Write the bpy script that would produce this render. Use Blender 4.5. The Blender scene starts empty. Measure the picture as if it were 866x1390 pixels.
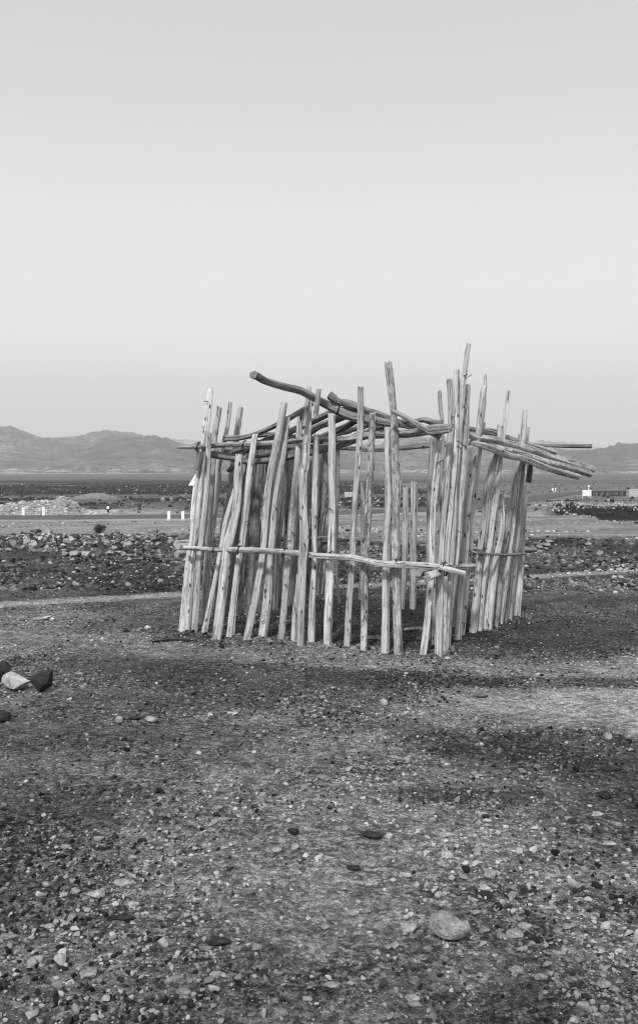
import bpy, math
import numpy as np
from mathutils import Vector

rng = np.random.default_rng(7)
scene = bpy.context.scene
COL = scene.collection
F = 1264.0          # focal length in photo pixels
CX, HY, CAMZ = 433.0, 640.0, 1.6

# ------------------------------------------------------------------ helpers
def P(px, py, Y):
    return np.array([(px - CX) * Y / F, Y, CAMZ - (py - HY) * Y / F])

def yground(py):
    return CAMZ * F / (py - HY)

def tag(o, label=None, cat=None, group=None, kind=None):
    if label: o['label'] = label
    if cat: o['category'] = cat
    if group: o['group'] = group
    if kind: o['kind'] = kind
    return o

def empty(name, loc, label, cat, group=None):
    o = bpy.data.objects.new(name, None)
    COL.objects.link(o); o.location = loc
    o.empty_display_size = 0.2
    return tag(o, label, cat, group)

def hashn(ix, iy, seed):
    h = (ix.astype(np.int64) * 374761393 + iy.astype(np.int64) * 668265263 + seed * 1442695041) & 0xFFFFFFFF
    h = ((h ^ (h >> 13)) * 1274126177) & 0xFFFFFFFF
    h = h ^ (h >> 16)
    return (h & 0xFFFFFF) / float(0xFFFFFF)

def vnoise(x, y, seed=0):
    x = np.asarray(x, float); y = np.asarray(y, float)
    ix = np.floor(x); iy = np.floor(y)
    fx = x - ix; fy = y - iy
    fx = fx * fx * (3 - 2 * fx); fy = fy * fy * (3 - 2 * fy)
    a = hashn(ix, iy, seed); b = hashn(ix + 1, iy, seed)
    c = hashn(ix, iy + 1, seed); d = hashn(ix + 1, iy + 1, seed)
    return (a + (b - a) * fx) * (1 - fy) + (c + (d - c) * fx) * fy

def fbm(x, y, seed=0, octv=4, gain=0.5):
    s = 0; a = 1.0; t = 0
    for k in range(octv):
        s = s + a * vnoise(x * 2 ** k + 17.3 * k, y * 2 ** k + 9.1 * k, seed + k)
        t += a; a *= gain
    return s / t            # 0..1

def sstep(a, b, x):
    t = np.clip((x - a) / (b - a), 0, 1)
    return t * t * (3 - 2 * t)

def make_mesh(name, verts, faces, mat=None, attrs=None, smooth=True, parent=None, vec=None, loc=None):
    """faces: (n,k) int array or list of such arrays"""
    verts = np.asarray(verts, np.float32)
    if loc is not None:
        verts = verts - np.asarray(loc, np.float32)
    if not isinstance(faces, list): faces = [faces]
    me = bpy.data.meshes.new(name)
    me.vertices.add(len(verts)); me.vertices.foreach_set('co', verts.ravel())
    loops = np.concatenate([f.ravel() for f in faces]).astype(np.int32)
    tot = np.concatenate([np.full(len(f), f.shape[1]) for f in faces]).astype(np.int32)
    start = np.concatenate([[0], np.cumsum(tot)[:-1]]).astype(np.int32)
    me.loops.add(len(loops)); me.loops.foreach_set('vertex_index', loops)
    me.polygons.add(len(tot)); me.polygons.foreach_set('loop_start', start)
    me.polygons.foreach_set('use_smooth', np.full(len(tot), smooth, bool))
    for k, v in (attrs or {}).items():
        a = me.attributes.new(k, 'FLOAT', 'POINT')
        a.data.foreach_set('value', np.broadcast_to(np.asarray(v, np.float32), (len(verts),)).copy())
    for k, v in (vec or {}).items():
        a = me.attributes.new(k, 'FLOAT_VECTOR', 'POINT')
        a.data.foreach_set('vector', np.asarray(v, np.float32).ravel())
    me.update(calc_edges=True); me.validate()
    o = bpy.data.objects.new(name, me)
    COL.objects.link(o)
    if mat: me.materials.append(mat)
    if parent is not None:
        o.parent = parent
        if loc is None:
            pl = parent_world(parent)
            o.location = -pl
    if loc is not None:
        o.location = Vector(loc) - (parent_world(parent) if parent is not None else Vector((0, 0, 0)))
    return o

def parent_world(p):
    v = Vector((0, 0, 0))
    while p is not None:
        v = v + Vector(p.location); p = p.parent
    return v

# ------------------------------------------------------------------ materials
class NT:
    def __init__(s, name):
        s.m = bpy.data.materials.new(name); s.m.use_nodes = True
        s.t = s.m.node_tree; s.b = s.t.nodes['Principled BSDF']
        s.b.inputs['Specular IOR Level'].default_value = 0.15
    def n(s, typ, **kw):
        nd = s.t.nodes.new(typ)
        for k, v in kw.items(): setattr(nd, k, v)
        return nd
    def link(s, a, b): s.t.links.new(a, b)
    def val(s, nd, i, v):
        if hasattr(v, 'is_output'): s.link(v, nd.inputs[i])
        else: nd.inputs[i].default_value = v
    def math(s, op, a, b=0.0, c=0.0, clamp=False):
        nd = s.n('ShaderNodeMath', operation=op, use_clamp=clamp)
        s.val(nd, 0, a); s.val(nd, 1, b); s.val(nd, 2, c)
        return nd.outputs[0]
    def mapr(s, v, a, b, c, d, smooth=False):
        nd = s.n('ShaderNodeMapRange', interpolation_type='SMOOTHSTEP' if smooth else 'LINEAR')
        for i, x in enumerate((v, a, b, c, d)): s.val(nd, i, x)
        return nd.outputs[0]
    def noise(s, vec, scale, detail=4, rough=0.5, dist=0.0):
        nd = s.n('ShaderNodeTexNoise'); s.link(vec, nd.inputs['Vector'])
        nd.inputs['Scale'].default_value = scale; nd.inputs['Detail'].default_value = detail
        nd.inputs['Roughness'].default_value = rough; nd.inputs['Distortion'].default_value = dist
        return nd.outputs['Fac']
    def vor(s, vec, scale, feature='F1', rand=1.0):
        nd = s.n('ShaderNodeTexVoronoi', feature=feature); s.link(vec, nd.inputs['Vector'])
        nd.inputs['Scale'].default_value = scale; nd.inputs['Randomness'].default_value = rand
        return nd
    def vmul(s, vec, xyz):
        nd = s.n('ShaderNodeVectorMath', operation='MULTIPLY'); s.link(vec, nd.inputs[0])
        nd.inputs[1].default_value = xyz
        return nd.outputs[0]
    def attr(s, name, vec=False):
        nd = s.n('ShaderNodeAttribute', attribute_name=name)
        return nd.outputs['Vector' if vec else 'Fac']
    def grey(s, v):
        nd = s.n('ShaderNodeCombineColor')
        for i in range(3): s.link(v, nd.inputs[i])
        s.link(nd.outputs[0], s.b.inputs['Base Color'])
    def bump(s, h, strength, dist):
        nd = s.n('ShaderNodeBump'); s.link(h, nd.inputs['Height'])
        nd.inputs['Strength'].default_value = strength; nd.inputs['Distance'].default_value = dist
        s.link(nd.outputs[0], s.b.inputs['Normal'])
    def rough(s, v): s.b.inputs['Roughness'].default_value = v

def mat_wood():
    n = NT('weathered_wood')
    pc = n.attr('pc', True); tone = n.attr('tone'); bark = n.attr('bark')
    grain = n.noise(n.vmul(pc, (1, 1, .03)), 170, 4, .65)
    streak = n.noise(n.vmul(pc, (1, 1, .05)), 42, 5, .6, .3)
    broad = n.noise(n.vmul(pc, (1, 1, .35)), 7, 4, .6)
    cr = n.noise(n.vmul(pc, (1, 1, .03)), 34, 3, .55, .25)
    crack = n.mapr(n.math('ABSOLUTE', n.math('SUBTRACT', cr, .5)), .0, .024, 1, 0, True)
    gate = n.mapr(n.noise(n.vmul(pc, (1, 1, .25)), 14, 2), .44, .53, 0, 1, True)
    crack = n.math('MULTIPLY', crack, gate)
    v = n.vor(n.vmul(pc, (1, 1, .38)), 24)
    gk = n.n('ShaderNodeSeparateColor'); n.link(v.outputs['Color'], gk.inputs[0])
    kn = n.mapr(v.outputs['Distance'], .14, .27, 1, 0, True)
    kn = n.math('MULTIPLY', kn, n.mapr(gk.outputs[0], .78, .82, 0, 1))
    # small tapering insect / bark scars
    sc = n.mapr(n.noise(n.vmul(pc, (1, 1, .3)), 75, 2, .5), .70, .76, 0, 1, True)
    bk = n.math('MULTIPLY', n.mapr(n.noise(n.vmul(pc, (1, 1, .5)), 26, 6, .7), .50, .56, 0, 1, True), bark)
    c = n.mapr(grain, .32, .68, .78, 1.16)
    c = n.math('MULTIPLY', c, n.mapr(streak, .34, .66, .72, 1.2))
    c = n.math('MULTIPLY', c, n.mapr(broad, .33, .67, .8, 1.18))
    blot = n.mapr(n.noise(n.vmul(pc, (1, 1, .55)), 16, 5, .7), .57, .66, 1, .72, True)
    c = n.math('MULTIPLY', c, blot)
    dark = n.math('MAXIMUM', n.math('MULTIPLY', crack, .9), n.math('MULTIPLY', kn, .92))
    dark = n.math('MAXIMUM', dark, n.math('MULTIPLY', sc, .55))
    dark = n.math('MAXIMUM', dark, n.math('MULTIPLY', bk, .72))
    c = n.math('MULTIPLY', c, n.math('SUBTRACT', 1.0, dark))
    c = n.math('MINIMUM', n.math('MULTIPLY', c, tone), .8)
    n.grey(c); n.rough(.85)
    h = n.math('SUBTRACT', n.math('ADD', n.math('MULTIPLY', streak, .6), n.math('MULTIPLY', grain, .35)),
               n.math('MULTIPLY', n.math('MAXIMUM', crack, bk), .7))
    n.bump(h, .9, .006)
    return n.m

def mat_end():
    n = NT('cut_wood_end')
    pc = n.attr('pc', True); tone = n.attr('tone')
    sx = n.n('ShaderNodeSeparateXYZ'); n.link(pc, sx.inputs[0])
    a = n.noise(pc, 60, 4, .6)
    n.grey(n.math('MULTIPLY', tone, n.mapr(a, .3, .7, .45, .95)))
    n.bump(a, .6, .004); n.rough(.9)
    return n.m

def mat_ground():
    n = NT('gravelly_desert_soil')
    g = n.n('ShaderNodeNewGeometry'); pos = g.outputs['Position']
    tone = n.attr('tone')
    v1 = n.vor(pos, 75); s1 = n.n('ShaderNodeSeparateColor'); n.link(v1.outputs['Color'], s1.inputs[0])
    v2 = n.vor(pos, 26); s2 = n.n('ShaderNodeSeparateColor'); n.link(v2.outputs['Color'], s2.inputs[0])
    fine = n.noise(pos, 160, 3, .7)
    mid = n.noise(pos, 5, 9, .72)
    wide = n.noise(pos, .35, 12, .75)
    c = n.mapr(s1.outputs[0], 0, 1, .5, 1.5)
    c = n.math('MULTIPLY', c, n.mapr(s2.outputs[0], 0, 1, .65, 1.35))
    c = n.math('MULTIPLY', c, n.mapr(fine, .25, .75, .55, 1.45))
    c = n.math('MULTIPLY', c, n.mapr(mid, .3, .7, .55, 1.45))
    c = n.math('MULTIPLY', c, n.mapr(wide, .3, .7, .7, 1.3))
    clump = n.mapr(n.noise(pos, 1.6, 5, .6), .40, .60, 0, 1, True)
    ch1 = n.mapr(n.noise(pos, 26, 7, .75), .50, .57, 0, 1, True)
    ch2 = n.mapr(n.noise(pos, 75, 5, .7), .53, .60, 0, 1, True)
    chip = n.math('MULTIPLY', n.math('MAXIMUM', ch1, ch2), n.math('MULTIPLY', n.math('ADD', n.math('MULTIPLY', clump, .66), .16), n.mapr(tone, .22, .38, 1, .25)))
    c = n.math('MULTIPLY', c, n.math('SUBTRACT', 1.0, chip))
    lt = n.mapr(n.noise(pos, 60, 5, .75), .60, .66, 0, .8, True)
    c = n.math('MULTIPLY', c, n.math('ADD', lt, 1.0))
    c = n.math('MULTIPLY', c, tone)
    n.grey(n.math('MINIMUM', c, .75)); n.rough(.95)
    h = n.math('ADD', n.math('MULTIPLY', v1.outputs['Distance'], -.4), n.math('MULTIPLY', v2.outputs['Distance'], -.5))
    h = n.math('ADD', h, n.math('ADD', n.math('MULTIPLY', fine, .5), mid))
    h = n.math('SUBTRACT', h, n.math('MULTIPLY', ch1, .35))
    n.bump(h, 1.0, .03)
    return n.m

def mat_stone(name='stone', scale=1.0, spec=.2):
    n = NT(name)
    tc = n.n('ShaderNodeTexCoord'); pos = tc.outputs['Object']
    tone = n.attr('tone')
    a = n.noise(pos, 90 * scale, 5, .7); b = n.noise(pos, 14 * scale, 5, .6)
    cr = n.noise(pos, 9 * scale, 3, .5, .6)
    crack = n.mapr(n.math('ABSOLUTE', n.math('SUBTRACT', cr, .5)), 0, .008, .45, 1, True)
    c = n.math('MULTIPLY', n.mapr(a, .3, .7, .62, 1.3), n.mapr(b, .32, .68, .62, 1.28))
    c = n.math('MULTIPLY', n.math('MULTIPLY', c, tone), crack)
    n.grey(n.math('MINIMUM', c, .8)); n.rough(.85)
    n.bump(n.math('ADD', n.math('ADD', a, b), n.noise(pos, 38 * scale, 4, .7)), 1.0, .010 / scale)
    return n.m

def mat_pebble():
    n = NT('loose_gravel')
    tone = n.attr('tone')
    g = n.n('ShaderNodeNewGeometry')
    a = n.noise(g.outputs['Position'], 220, 3, .6)
    n.grey(n.math('MULTIPLY', tone, n.mapr(a, .3, .7, .7, 1.25))); n.rough(.85)
    return n.m

def mat_flat(name, v, rough=.6, var=.15, scale=30, metal=0):
    n = NT(name)
    g = n.n('ShaderNodeTexCoord')
    a = n.noise(g.outputs['Object'], scale, 6, .65)
    n.grey(n.math('MULTIPLY', n.mapr(a, .3, .7, 1 - var, 1 + var), v)); n.rough(rough)
    n.b.inputs['Metallic'].default_value = metal
    n.bump(a, .3, .01)
    return n.m

def mat_mountain(name, v, sc=.004):
    n = NT(name)
    g = n.n('ShaderNodeNewGeometry'); tone = n.attr('tone')
    a = n.noise(g.outputs['Position'], sc, 10, .68, .4)
    b = n.noise(n.vmul(g.outputs['Position'], (1, 1, 5)), sc * 3, 8, .65)
    c = n.math('MULTIPLY', n.mapr(a, .38, .62, .3, 1.7), n.mapr(b, .36, .64, .5, 1.5))  # tone contrast stands in for shading of ridges and gullies
    n.grey(n.math('MULTIPLY', n.math('MULTIPLY', c, tone), v)); n.rough(1)
    n.bump(n.math('ADD', a, b), 1.0, 120)
    n.b.inputs['Specular IOR Level'].default_value = 0
    return n.m

def mat_road():
    n = NT('worn_asphalt')
    g = n.n('ShaderNodeNewGeometry')
    a = n.noise(g.outputs['Position'], 30, 6, .7); b = n.noise(n.vmul(g.outputs['Position'], (.15, 1, 1)), 2.2, 5, .6)
    n.grey(n.math('MULTIPLY', n.math('MULTIPLY', n.mapr(a, .3, .7, .8, 1.2), n.mapr(b, .3, .7, .8, 1.25)), .10))
    n.rough(.9); return n.m

M = dict(wood=mat_wood(), end=mat_end(), ground=mat_ground(), stone=mat_stone('field_stone'),
         bigstone=mat_stone('rubble_stone', .35), pebble=mat_pebble(),
         wire=mat_flat('rusted_wire', .03, .6), white=mat_flat('white_paint', .78, .5, .08, 12),
         greymetal=mat_flat('dull_metal', .3, .5, .1), darkmetal=mat_flat('dark_fence_paint', .035, .6),
         concrete=mat_flat('pale_concrete', .42, .9, .2, 3), leaf=mat_flat('dry_shrub_leaf', .06, .8, .4, 20),
         darkhole=mat_flat('dark_cladding', .03, .8), road=mat_road())

# ------------------------------------------------------------------ terrain
ROADC = np.array([(-400, 49), (-80, 51), (-20, 52), (-8, 53), (1, 58.5), (8.4, 65), (14, 75), (20, 92), (30, 118), (44, 147), (80, 195), (200, 330)], float)

def road_dist(x, y):
    d = np.full(np.shape(x), 1e9)
    for (ax, ay), (bx, by) in zip(ROADC[:-1], ROADC[1:]):
        vx, vy = bx - ax, by - ay
        t = np.clip(((x - ax) * vx + (y - ay) * vy) / (vx * vx + vy * vy), 0, 1)
        d = np.minimum(d, np.hypot(x - ax - t * vx, y - ay - t * vy))
    return d

PY = np.array([-100, 0, 22, 30, 48, 60, 100, 200, 400, 1000, 3000, 20000], float)
PZ = np.array([0, 0, 0, -.28, -1.0, -1.06, -1.3, -1.9, -2.5, -3, -3, -3], float)

FEET = [((-1.36, 9.33), (-.95, 9.02)), ((-.95, 9.02), (-.1, 8.62)), ((-.1, 8.62), (.45, 8.38)), ((.45, 8.38), (1.06, 8.17)), ((1.06, 8.17), (1.35, 8.85)), ((1.55, 9.28), (2.25, 10.35)), ((-1.1, 9.9), (.02, 12.2))]

def height(x, y):
    x = np.asarray(x, float); y = np.asarray(y, float)
    z = np.interp(y, PY, PZ)
    rd = road_dist(x, y); off = sstep(3.2, 9, rd)
    near = 1 - sstep(5.5, 7.2, y) * (1 - sstep(12.5, 16, y)) * .75
    z = z + (fbm(x * .9, y * .9, 3, 3) - .5) * .045 * near * (y < 60)
    z = z + (fbm(x * 5, y * 5, 5, 3, .6) - .5) * .016
    z = z + (fbm(x * .25, y * .25, 11, 3) - .5) * .35 * sstep(24, 32, y) * off
    z = z + (fbm(x * .03, y * .03, 13, 3) - .5) * 1.2 * sstep(80, 200, y) * off
    z = z + (fbm(x * 16, y * 16, 6, 2, .6) - .5) * .022 * (y < 14) * (.3 + 1.2 * sstep(.4, .65, fbm(x * 1.1, y * 1.1, 77, 4, .6)))
    fd = np.minimum.reduce([seg_d(x, y, a, b) for a, b in FEET])
    z = z + .012 * np.exp(-(fd / .10) ** 2) * (.3 + 1.4 * fbm(x * 6, y * 6, 19, 3)) * (y < 13)
    # rubble bank along which the stone row lies
    z = z + .10 * np.exp(-((y - 21.5 - .06 * x) / 1.6) ** 2) * sstep(2.2, 4.5, np.abs(x))
    # sand mounds on the plain
    z = z + .75 * np.exp(-((x + 23.3) / 2.3) ** 2 - ((y - 97) / 4) ** 2)
    z = z + .5 * np.exp(-((x + 9) / 7) ** 2 - ((y - 75) / 6) ** 2)
    # cut bank with a dark face, right of the hut
    wob = (fbm(x * .5, y * .1, 21, 3) - .5)
    bx = sstep(13.0, 17.0, x + wob * 2)
    crest = 61.0 + wob * 1.5
    z = z - .30 * bx * sstep(47, 52, y) * (1 - sstep(crest - 3, crest - 2.2, y))
    z = z + .55 * bx * sstep(crest - 3.0, crest - .6, y) * (1 - sstep(crest + 2, crest + 30, y)) * (.9 + .3 * wob)
    # spoil heaps before the bank
    for (cx, cy, r, h) in ((19.5, 52, 1.2, .32), (15.2, 54.5, 1.0, .22), (21.5, 53.5, 1.6, .35), (12.5, 47, 2, .12), (24, 51, 2, .3)):
        z = z + h * np.exp(-(((x - cx) / r) ** 2 + ((y - cy) / (r * .8)) ** 2))
    return z

def seg_d(x, y, a, b):
    vx, vy = b[0] - a[0], b[1] - a[1]
    t = np.clip(((x - a[0]) * vx + (y - a[1]) * vy) / (vx * vx + vy * vy), 0, 1)
    return np.hypot(x - a[0] - t * vx, y - a[1] - t * vy)

def ell(x, y, cx, cy, rx, ry, ang=0.0, soft=.5):
    c, s = math.cos(ang), math.sin(ang)
    u = ((x - cx) * c + (y - cy) * s) / rx; v = (-(x - cx) * s + (y - cy) * c) / ry
    d = np.sqrt(u * u + v * v) + (fbm(x * 2.2, y * 2.2, 33, 4) - .5) * .9
    return 1 - sstep(1 - soft, 1 + soft, d)

# hut footprint corners
FL = np.array([-1.36, 9.32]); FR = np.array([1.06, 8.15]); BR = np.array([2.45, 11.0]); BL = np.array([.05, 12.4])

def tone(x, y):
    x = np.asarray(x, float); y = np.asarray(y, float)
    n1 = fbm(x * .55, y * .55, 41, 5, .55); n2 = fbm(x * 3, y * 3, 42, 4, .6)
    t = .19 * (.45 + 1.15 * sstep(.2, .8, n1)) * (.75 + .5 * n2)
    mix = lambda t, m, v: t * (1 - m) + v * m
    j = .8 + .4 * n2
    t = mix(t, .92 * ell(x, y, 2.35, 6.35, 1.35, .55, -.12, .75), .58 * j)
    t = mix(t, .75 * ell(x, y, 2.9, 7.65, 1.5, .28, .05, .8), .46 * j)
    t = mix(t, .6 * ell(x, y, .3, 7.95, 1.7, .38, -.25), .40 * j)
    t = mix(t, .5 * ell(x, y, -2.6, 8.6, 1.7, .5, -.1), .38 * j)
    t = mix(t, .45 * ell(x, y, -1.2, 5.0, .9, .35, 0), .30 * j)
    t = mix(t, .45 * ell(x, y, -2.0, 6.6, 1.3, .4, .1), .32 * j)
    t = mix(t, .45 * ell(x, y, .1, 4.1, .8, .25, .1), .30 * j)
    t = mix(t, .5 * ell(x, y, 1.3, 3.9, .7, .3, -.2), .30 * j)
    t = mix(t, .7 * ell(x, y, 1.9, 7.05, 1.3, .14, .02), .07 * j)
    t = mix(t, .7 * ell(x, y, 1.15, 5.35, 1.1, .28, -.55), .075 * j)
    t = mix(t, .75 * ell(x, y, .62, 4.6, .42, .13, 0), .06 * j)
    t = mix(t, .5 * ell(x, y, -.6, 6.6, 1.2, .3, .1), .085 * j)
    # darker ground tone inside the hut footprint
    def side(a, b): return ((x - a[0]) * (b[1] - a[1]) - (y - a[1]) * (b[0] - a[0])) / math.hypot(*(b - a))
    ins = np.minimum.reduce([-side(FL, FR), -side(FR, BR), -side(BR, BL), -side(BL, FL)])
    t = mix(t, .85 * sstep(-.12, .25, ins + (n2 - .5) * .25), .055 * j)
    # dark rubble field behind the hut
    ysh = np.clip(x, -4, 4) * .35
    m = sstep(11.2, 13.8, y + (n1 - .5) * 3.5) * (1 - sstep(21.5, 23.5, y + ysh + (n1 - .5) * 2))
    t = mix(t, .8 * m, .10 * (.5 + n1) * j)
    t = mix(t, .75 * ell(x, y, -2.6, 13.5, .9, 2.2, .2), .05 * j)
    # footpath
    d = np.minimum.reduce([seg_d(x, y, a, b) for a, b in (((-9, 9.4), (-3.85, 11.2)), ((-3.85, 11.2), (-1.85, 12.1)), ((-1.85, 12.1), (3.06, 14.1)), ((3.06, 14.1), (5.1, 15)), ((5.1, 15), (12, 17.3)))])
    t = mix(t, .95 * (1 - sstep(.10, .34, d + (n2 - .5) * .2)), .46 * j)
    # sand beyond
    m = sstep(21.8, 23.8, y + ysh + (n1 - .5) * 2) * (1 - sstep(66, 76, y + (fbm(x * .15, y * .15, 55, 3) - .5) * 20))
    streak = fbm(x * .05, y * .6, 51, 4)
    t = mix(t, .95 * m, .33 * (.6 + .8 * streak) * j)
    m = sstep(1, 4, x) * ell(x, y, 14, 23.6, 14, 1.9, .03); t = mix(t, .8 * m, .52)
    # plain with dark scrub
    far = sstep(64, 78, y + (fbm(x * .15, y * .15, 55, 3) - .5) * 20)
    st2 = fbm(x * .012, y * .05, 61, 4, .6); sp = fbm(x * .25, y * .25, 63, 4, .7)
    t = mix(t, far, .062 * (.5 + st2) * (.5 + sp))
    t = mix(t, far * (1 - sstep(560, 700, y)) * sstep(.62, .72, fbm(x * .008, y * .035, 67, 3)), .16)
    t = mix(t, .8 * sstep(10, 25, x) * far * (1 - sstep(200, 420, y)), .25 * (.4 + 1.1 * sp))
    t = mix(t, sstep(330, 520, y + (st2 - .5) * 160), .17 * (.6 + .7 * fbm(x * .004, y * .01, 71, 4)))
    t = mix(t, .9 * sstep(1500, 1750, y) * (1 - sstep(2300, 2600, y)) * sstep(150, 500, -x), .30)
    t = mix(t, .95 * np.exp(-(((x + 23.3) / 3.4) ** 2 + ((y - 95.5) / 5) ** 2) ** 2), .32)
    t = mix(t, .6 * np.exp(-((x + 9) / 9) ** 2 - ((y - 75) / 8) ** 2), .22)
    # dark face of the cut bank, pale crest
    wob = (fbm(x * .5, y * .1, 21, 3) - .5); bx = sstep(13.6, 15.8, x + wob * 2); crest = 61.0 + wob * 1.5
    t = mix(t, .95 * bx * sstep(54.0, 55.5, y) * (1 - sstep(crest - .9, crest - .5, y)), .022)
    t = mix(t, .7 * sstep(12, 16, x) * sstep(crest - .8, crest - .3, y) * (1 - sstep(crest + 6, crest + 14, y)), .24 * (.4 + 1.2 * sp))
    # pale dusty verge by the road
    rd = road_dist(x, y)
    t = mix(t, .8 * (1 - sstep(2.6, 4.2, rd)) * (y < 60), .42)
    return np.clip(t, .015, .7)

def build_ground():
    U = math.asinh(8200 / 3.0); nx = 1500
    xs = 3.0 * np.sinh(np.linspace(-U, U, nx))
    ys = [-30, -20, -12, -6, -3, -1, 0, 1.0, 1.5]
    y = 1.9
    while y < 9: ys.append(y); y += .03
    while y < 13: ys.append(y); y += .05
    while y < 9600: ys.append(y); y *= 1.013 if y < 140 else 1.02
    ys = np.array(ys)
    X, Y = np.meshgrid(xs, ys)
    Z = height(X, Y)
    v = np.stack([X, Y, Z], -1).reshape(-1, 3)
    ny = len(ys)
    i = np.arange(ny - 1)[:, None] * nx + np.arange(nx - 1)[None, :]
    f = np.stack([i, i + 1, i + 1 + nx, i + nx], -1).reshape(-1, 4)
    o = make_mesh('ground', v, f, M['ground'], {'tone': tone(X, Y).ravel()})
    tag(o, kind='structure')

build_ground()

def build_road():
    pts = []
    for (a, b) in zip(ROADC[:-1], ROADC[1:]):
        L = np.hypot(*(b - a)); k = max(2, int(L / 2))
        for t in np.linspace(0, 1, k, endpoint=False): pts.append(a + (b - a) * t)
    pts = np.array(pts)
    for _ in range(6): pts[1:-1] = (pts[:-2] + 2 * pts[1:-1] + pts[2:]) / 4
    d = np.gradient(pts, axis=0); d /= np.linalg.norm(d, axis=1)[:, None]
    nrm = np.stack([-d[:, 1], d[:, 0]], 1)
    offs = [(-2.0, -.12), (-1.85, .05), (0, .08), (1.85, .05), (2.0, -.12)]
    v = []
    zc = height(pts[:, 0], pts[:, 1])
    for o, dz in offs:
        q = pts + nrm * o
        v.append(np.column_stack([q, zc + dz + .03]))
    v = np.array(v); k, n_ = v.shape[:2]
    i = np.arange(k - 1)[:, None] * n_ + np.arange(n_ - 1)[None, :]
    f = np.stack([i, i + 1, i + 1 + n_, i + n_], -1).reshape(-1, 4)[:, ::-1]
    tag(make_mesh('road', v.reshape(-1, 3), f, M['road']), kind='structure')
build_road()

def build_range(name, keys, D, front, back, amp, mat, tn, seed, nx=700, ny=110, xw=5200):
    kx = np.array([k[0] for k in keys], float); kh = HY - np.array([k[1] for k in keys], float)
    xs = np.linspace(-xw, xw, nx); ys = np.linspace(D - front, D + back, ny)
    X, Y = np.meshgrid(xs, ys)
    px = CX + F * X / Y
    H0 = np.interp(px, kx, kh) * D / F
    H0 = H0 + (fbm(px * .05, px * 0 + 3, seed, 5, .55) - .5) * D / F * 3.2 + (fbm(px * .22, px * 0 + 8, seed + 2, 4, .65) - .5) * D / F * 4.4
    u = (Y - (D - front)) / front
    prof = np.where(u < 1, np.clip(u, 0, 1) ** .9, np.clip(1 - (Y - D) / back * 1.2, 0, 1))
    s = front / 3.2
    r = 1 - np.abs(2 * fbm(X / s + .3 * fbm(Y / s, X / s, seed + 3), Y / s * .6, seed + 7, 6, .55) - 1)
    rr = 1 - np.abs(2 * fbm(X / s * 2.7, Y / s * 1.3, seed + 17, 5, .6) - 1)
    carve = amp * (1 - r) * 1.6 + amp * .6 * (1 - rr)
    Z = -4 + H0 * prof * (1 - carve * np.clip(1 - prof, 0, 1) ** .45) + (r - .5) * amp * 75 * np.sin(np.pi * np.clip(u, 0, 1))
    Z = np.where(prof <= 0, -8, Z)
    Z = Z + 48 * (amp > .5) * (1 - np.abs(2 * fbm(X / 240, Y / 700, seed + 51, 4, .55) - 1)) ** 2 * np.sin(np.pi * np.clip(u, 0, 1) ** .8) * (u < 1)
    T = np.full(X.shape, 1.0) * (.45 + 1.1 * sstep(.25, .75, fbm(X / s * 2.2, Y / s * 1.2, seed + 30, 5, .65)))
    v = np.stack([X, Y, Z], -1).reshape(-1, 3)
    i = np.arange(ny - 1)[:, None] * nx + np.arange(nx - 1)[None, :]
    f = np.stack([i, i + 1, i + 1 + nx, i + nx], -1).reshape(-1, 4)
    tag(make_mesh(name, v, f, mat, {'tone': (T * tn).ravel()}), kind='structure')

NEARR = [(-900, 600), (-500, 590), (-200, 586), (-60, 580), (0, 577.5), (15, 576.5), (30, 582), (45, 588), (57, 592), (85, 595), (105, 593), (113, 590), (130, 586), (143, 582), (152, 583),
         (165, 584), (180, 586), (190, 589), (205, 591), (215, 594), (230, 598), (260, 604), (330, 612), (430, 614), (500, 605), (560, 598), (600, 596), (640, 600), (690, 612), (770, 622),
         (807, 618), (830, 609), (846, 603), (866, 598), (950, 586), (1100, 598), (1500, 585), (1900, 600)]
FARR = [(-900, 598), (-200, 600), (60, 592.5), (75, 590.5), (100, 591), (118, 594), (200, 600), (215, 595), (235, 593), (262, 597), (350, 604), (450, 604), (520, 597), (560, 593), (600, 591),
        (687, 592.6), (705, 596), (718, 600), (736, 595.5), (750, 599.5), (762, 598.6), (781, 601.7), (802, 604), (822, 609.6), (850, 611), (950, 612), (1100, 604), (1900, 600)]
FOOT = [(-900, 636), (-300, 634), (-60, 638), (20, 636), (58, 639), (68, 631), (92, 639), (104, 632), (128, 630), (152, 632), (182, 639), (215, 633), (262, 639), (330, 636), (430, 640), (600, 637), (700, 641), (800, 640), (866, 642), (1000, 638), (1900, 640)]
build_range('far_mountains', FARR, 8600, 1500, 800, .35, mat_mountain('distant_rock', .22, .002), 1.0, 101, nx=900, ny=70, xw=7600)
build_range('mountains', NEARR, 5200, 1900, 900, .62, mat_mountain('mountain_rock', .17, .006), 1.0, 201, nx=1100, ny=200)
build_range('hills', FOOT, 2900, 300, 250, .3, mat_mountain('foothill_rock', .5, .012), 1.0, 301, nx=1200, ny=60, xw=3600)

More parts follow.
